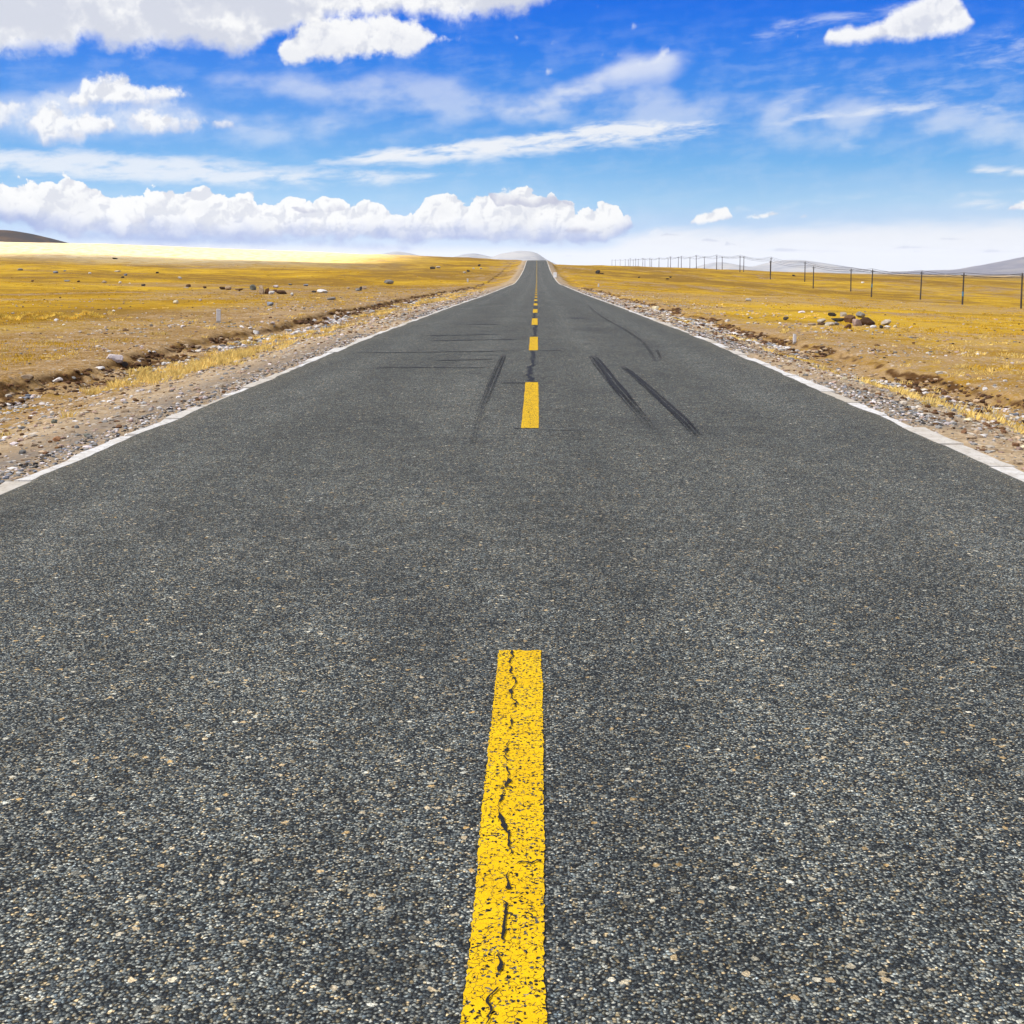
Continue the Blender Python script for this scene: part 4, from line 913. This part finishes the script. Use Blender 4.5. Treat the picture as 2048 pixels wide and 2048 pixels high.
# ------------------------------------------------------------------ utility poles in two rows, with their wires
def build_poles():
    H = 6.15
    wood = plain('weathered_pole', (.060, .050, .046, 1), n1=(1.2, .5), dirt=(.11, .09, .075, 1)); iron = plain('dark_iron', (.05, .05, .055, 1)); pot = plain('porcelain', (.30, .28, .27, 1), .4); blue = plain('blue_plate', (.05, .20, .34, 1), .6)
    proto = bpy.data.objects.new('utility_pole', None); COL.objects.link(proto)
    bm = bmesh.new(); add_tube(bm, (0, 0, -.6), (0, 0, H), .165, .115, 12); bm_obj('shaft', bm, wood, proto)
    bm = bmesh.new(); add_box(bm, (0, -.15, H - .42), (.95, .09, .10), .008); arm = bm_obj('crossarm', bm, iron, proto)
    for sx in (-.40, .40):
        bm = bmesh.new(); add_tube(bm, (sx, -.15, H - .37), (sx, -.15, H - .22), .02, .02, 6); add_tube(bm, (sx, -.15, H - .30), (sx, -.15, H - .18), .06, .045, 8); bm_obj('insulator', bm, pot, arm)
    bm = bmesh.new(); add_tube(bm, (0, 0, H - .02), (0, 0, H + .16), .03, .02, 6); add_tube(bm, (0, 0, H + .07), (0, 0, H + .2), .06, .045, 8); bm_obj('insulator', bm, pot, proto)
    bm = bmesh.new(); add_tube(bm, (0, 0, 2.2), (0, 0, 3.0), .166, .160, 12); plate = bm_obj('painted_band', bm, blue, proto)
    def dup(o, parent=None):
        c = o.copy(); COL.objects.link(c); c.parent = parent
        for ch in o.children: dup(ch, c)
        return c
    ords = ['first', 'second', 'third', 'fourth', 'fifth', 'sixth', 'seventh', 'eighth', 'ninth', 'tenth', 'eleventh', 'twelfth', 'thirteenth', 'fourteenth', 'fifteenth', 'sixteenth', 'seventeenth', 'eighteenth', 'nineteenth', 'twentieth']
    rnd = random.Random(3); lines = []
    for row, (Xr, i0, di, n, word) in {'near': (75.0, .001172, .000325, 18, 'nearer the road'), 'far': (83.0, .00103, .00028, 17, 'farther from the road')}.items():
        tops = []
        for k in range(-1, n):
            off = 1 / (i0 + di * k); Y = F * Xr / off
            if k == 0 and row == 'far': pass
            Xp = Xr + (rnd.gauss(0, .35) if k > 0 else -.35); Z = float(terrain(Xp, Y))
            if k >= 0:
                t = dup(proto); t.location = (Xp, Y, Z - .02); t.rotation_euler = (rnd.gauss(0, .008), rnd.gauss(0, .012), rnd.gauss(0, .1)); t.scale = (1, 1, 1 + rnd.gauss(0, .02))
                tag(t, 'weathered dark utility pole, %s from the right in the row %s' % (ords[k], word), 'utility pole', 'utility poles in the row ' + word)
                if not (row == 'near' and k in (0, 1)):
                    for ch in list(t.children):
                        if ch.name.startswith('painted_band'): bpy.data.objects.remove(ch)
            tops.append((Xp, Y, Z + H + .18))
        for w, (dx, dz, nm) in enumerate(((0, 0, 'upper'), (-.4, -.40, 'lower'))):
            bm = bmesh.new()
            for a, b in zip(tops[:-1], tops[1:]):
                a = Vector(a) + Vector((dx, 0, dz)); b = Vector(b) + Vector((dx, 0, dz)); prev = a
                for q in range(1, 9):
                    u = q / 8; p = a.lerp(b, u); p.z -= 4 * .75 * u * (1 - u); add_tube(bm, prev, p, .034, .034, 4); prev = p
            o = bm_obj('overhead_wire', bm, iron); tag(o, '%s thin sagging wire strung along the pole row %s' % (nm, word), 'wire', 'overhead wires')
    def kill(o):
        for ch in list(o.children): kill(ch)
        bpy.data.objects.remove(o)
    kill(proto)
build_poles()

# ------------------------------------------------------------------ loose gravel and dry grass (uncountable)
def build_gravel():
    rnd = np.random.default_rng(21); shapes = [stone_shape(rnd, ICO0, 2, 2, 2, 6, .6)[0] for _ in range(24)]; fa = ICO0[1]
    P, Sz, C = [], [], []
    def add(n, side, lo, hi, d0, d1, smin, smax, cols, keep=None, powr=2.6):
        d = d0 * (d1 / d0) ** rnd.random(n); u = rnd.random(n)
        b = bank_x(side, d); a0 = lo(b) if callable(lo) else lo; a1 = hi(b) if callable(hi) else hi
        a = a0 + (a1 - a0) * u
        if keep is not None:
            k = keep(a, d); d, a = d[k], a[k]
        n = len(d); s = smin + (smax - smin) * rnd.random(n) ** powr; s *= np.clip(d / 26, 0.8, 1.5)
        X = side * a; P.append(np.stack([X, d, terrain(X, d)], 1)); Sz.append(s); c = np.array([SC_[q] for q in cols])[rnd.integers(0, len(cols), n)] * (0.6 + .7 * rnd.random((n, 1))); C.append(c)
    chips = ['dark', 'grey', 'grey', 'blue', 'pinkwhite', 'white', 'dark']; mixed = ['tan', 'pale', 'pale', 'white', 'grey', 'brown', 'tan', 'pink', 'pinkwhite', 'grey']; cob = ['white', 'pale', 'white', 'grey', 'pinkwhite', 'blue']
    for s in (-1, 1):
        pat = lambda a, d: fbm(d / 3.0, a * 0 + 7 * s, 3, 63) > 0.47 + (a - HALF - .3) * .12
        add(9000 if s > 0 else 5000, s, HALF + KERB + .0, HALF + KERB + (.55 if s > 0 else .34), 4.5, 90, .012, .040, chips, pat)
        add(15000 if s < 0 else 11000, s, HALF + KERB + .05, lambda b: b - .5, 5, 110, .010, .065, mixed + ['tan', 'soil'], None, 3.0)
        add(5000, s, lambda b: b - 1.25, lambda b: b - .35, 8, 140, .025, .10, cob, lambda a, d: fbm(d / 2.2, a / 1.0, 2, 66) > 0.47)
        add(5000, s, lambda b: b + .1, lambda b: b + 5.0, 8, 150, .015, .07, mixed, lambda a, d: fbm(d / 4, a / 3, 3, 67) > 0.5)
        if s > 0: add(5500, s, HALF + .5, lambda b: b - .2, 6, 90, .014, .075, ['tan', 'pale', 'tan', 'tan', 'cream', 'soil', 'grey', 'brown', 'tan'], None, 2.6)
        add(6500, s, lambda b: b - .85, lambda b: b + .14, 7, 170, .025, .11, ['soil', 'soil', 'darkbrown', 'brown', 'tan'], lambda a, d: fbm(d / 1.6, a * 0 + 3 * s, 3, 68) > .46, 2.2)
        add(420, s, lambda b: b + 1, lambda b: b + 40, 14, 240, .03, .11, mixed + ['darkbrown', 'tan'], None, 4)
        add(2500, s, lambda b: b + .5, lambda b: b + 22, 12, 110, .015, .06, mixed + ['dark', 'darkbrown'], None, 3)
    P = np.concatenate(P); Sz = np.concatenate(Sz); C = np.concatenate(C); n = len(P); sh = np.array(shapes)[rnd.integers(0, 24, n)]
    ang = rnd.random(n) * 6.2832; ca, sa = np.cos(ang), np.sin(ang)
    sc = np.stack([Sz * (.7 + .5 * rnd.random(n)), Sz * (.6 + .5 * rnd.random(n)), Sz * (.35 + .35 * rnd.random(n))], 1) / 1.4
    v = sh * sc[:, None, :]; x = v[..., 0] * ca[:, None] - v[..., 1] * sa[:, None]; y = v[..., 0] * sa[:, None] + v[..., 1] * ca[:, None]
    V = np.stack([x, y, v[..., 2] + (sc[:, 2] * .35)[:, None]], -1) + P[:, None, :]
    nv = sh.shape[1]; Fc = fa[None] + (np.arange(n) * nv)[:, None, None]
    m, g, p = new_mat('loose_gravel', 0.95, 0.15); g.put(p.inputs['Base Color'], g.attr('tint', 'Color'))
    o = mesh_obj('gravel', V.reshape(-1, 3), Fc.reshape(-1, 3), m, None, {'tint': np.repeat(C, nv, 0)}); tag(o, 'loose grey and tan gravel scattered over both verges and ditches', kind='stuff')
build_gravel()
def build_grass():
    rnd = np.random.default_rng(33); V, C = [], []
    def tufts(X, Y, h, r, nb, col):
        n = len(X); Z = terrain(X, Y)
        k = n * nb; rep = lambda a: np.repeat(a, nb)
        a = rnd.random(k) * 6.2832; rr = np.sqrt(rnd.random(k)) * rep(r); bx = rep(X) + np.cos(a) * rr; by = rep(Y) + np.sin(a) * rr; bz = rep(Z) - .02
        hh = rep(h) * (.45 + .6 * rnd.random(k)); lean = .25 + .55 * rnd.random(k); la = a + rnd.normal(0, .7, k)
        tx = bx + np.cos(la) * hh * lean + .12 * hh; ty = by + np.sin(la) * hh * lean; tz = bz + hh
        w = rep(np.maximum(.006, Y * .00045)) * (.7 + .6 * rnd.random(k)); wa = rnd.random(k) * 3.1416
        wx, wy = np.cos(wa) * w, np.sin(wa) * w
        mx, my, mz = bx * .55 + tx * .45 - .05 * (tx - bx), by * .55 + ty * .45 - .05 * (ty - by), bz + hh * .55
        V.append(np.stack([np.stack([bx - wx, by - wy, bz], 1), np.stack([bx + wx, by + wy, bz], 1), np.stack([mx + wx * .7, my + wy * .7, mz], 1), np.stack([tx, ty, tz], 1), np.stack([mx - wx * .7, my - wy * .7, mz], 1)], 1))
        C.append(np.repeat((np.array(col)[None] * (.75 + .5 * rnd.random((n, 1)))), nb, 0) * (.85 + .3 * rnd.random((k, 1))))
    straw, gold = (.80, .60, .20), (.60, .37, .03)
    for s in (-1, 1):
        n = 3400 if s < 0 else 900; d = 6 * (130 / 6) ** rnd.random(n); b = bank_x(s, d); a = b - 1.6 + rnd.normal(0, 1.05 if s < 0 else 1.0, n)
        k = (fbm(d / 3.4 + 0 * a, a / 2.2 + s, 4, 51) > (.525 if s < 0 else .60)) & (a > 4.4) & (a < b - .45); d, a = d[k], a[k]
        tufts(s * a, d, .06 + (.12 if s < 0 else .08) * rnd.random(len(d)) ** 1.5, .05 + .12 * rnd.random(len(d)), 34, straw)
        n = 1500; d = 8 * (90 / 8) ** rnd.random(n); b = bank_x(s, d); a = b + .3 + rnd.random(n) ** 1.3 * 9; k = (fbm(d / 2.5, a / 2.0 + 5 * s, 4, 54) > .56) & (rnd.random(n) < .6); d, a = d[k], a[k]
        tufts(s * a, d, .05 + .09 * rnd.random(len(d)) ** 2, .06 + .12 * rnd.random(len(d)), 26, straw)
        n = 9000; d = 22 * (300 / 22) ** rnd.random(n); a = bank_x(s, d) + 1.5 + rnd.random(n) * np.minimum(.46 * d, 110); k = fbm(d / 9, a / 7 + 3 * s, 4, 58) > .50; d, a = d[k], a[k]
        tufts(s * a, d, .03 + .06 * rnd.random(len(d)), .12 + .25 * rnd.random(len(d)), 12, gold)
    d = np.linspace(21.5, 35, 30)[:26]; X0 = [ground_at(x, 637 + 5 * math.sin(x * .7) - x * .03, y0=6)[:2] for x in np.linspace(5, 200, 26)]
    X0 = np.array(X0); tufts(X0[:, 0], X0[:, 1], np.full(26, .12) + .07 * rnd.random(26), .10 + .10 * rnd.random(26), 60, (.78, .56, .11))
    V = np.concatenate(V); C = np.concatenate(C); n = len(V); i = np.arange(n)[:, None] * 5
    q = np.concatenate([i + np.array([[0, 1, 2]]), i + np.array([[0, 2, 4]]), i + np.array([[4, 2, 3]])])
    m, g, p = new_mat('dry_grass', 0.9, 0.1); c = g.attr('tint', 'Color'); g.put(p.inputs['Base Color'], c)
    tr = g.new('ShaderNodeBsdfTranslucent'); g.put(tr.inputs['Color'], c); mx = g.new('ShaderNodeMixShader'); mx.inputs[0].default_value = .3
    g.t.links.new(p.outputs[0], mx.inputs[1]); g.t.links.new(tr.outputs[0], mx.inputs[2]); out = next(k for k in m.node_tree.nodes if k.type == 'OUTPUT_MATERIAL'); g.t.links.new(mx.outputs[0], out.inputs['Surface'])
    o = mesh_obj('dry_grass', V.reshape(-1, 3), q, m, None, {'tint': np.repeat(C, 5, 0)}); tag(o, 'dry golden grass tufts along the ditches and over the plain', kind='stuff')
    print('GRASS', n)
build_grass()

# ------------------------------------------------------------------ the air
def build_haze():
    bm = bmesh.new(); add_box(bm, (0, 3300, 26), (22000, 13400, 176))
    m = bpy.data.materials.new('haze'); m.use_nodes = True; t = m.node_tree; t.nodes.clear()
    v = t.nodes.new('ShaderNodeVolumePrincipled'); v.inputs['Color'].default_value = (.82, .87, .96, 1); v.inputs['Density'].default_value = HAZE; v.inputs['Anisotropy'].default_value = 0.0
    o = t.nodes.new('ShaderNodeOutputMaterial'); t.links.new(v.outputs[0], o.inputs['Volume'])
    tag(bm_obj('haze', bm, m), 'thin pale haze over the far plain and hills', kind='stuff')
HAZE = 6.5e-5
build_haze()
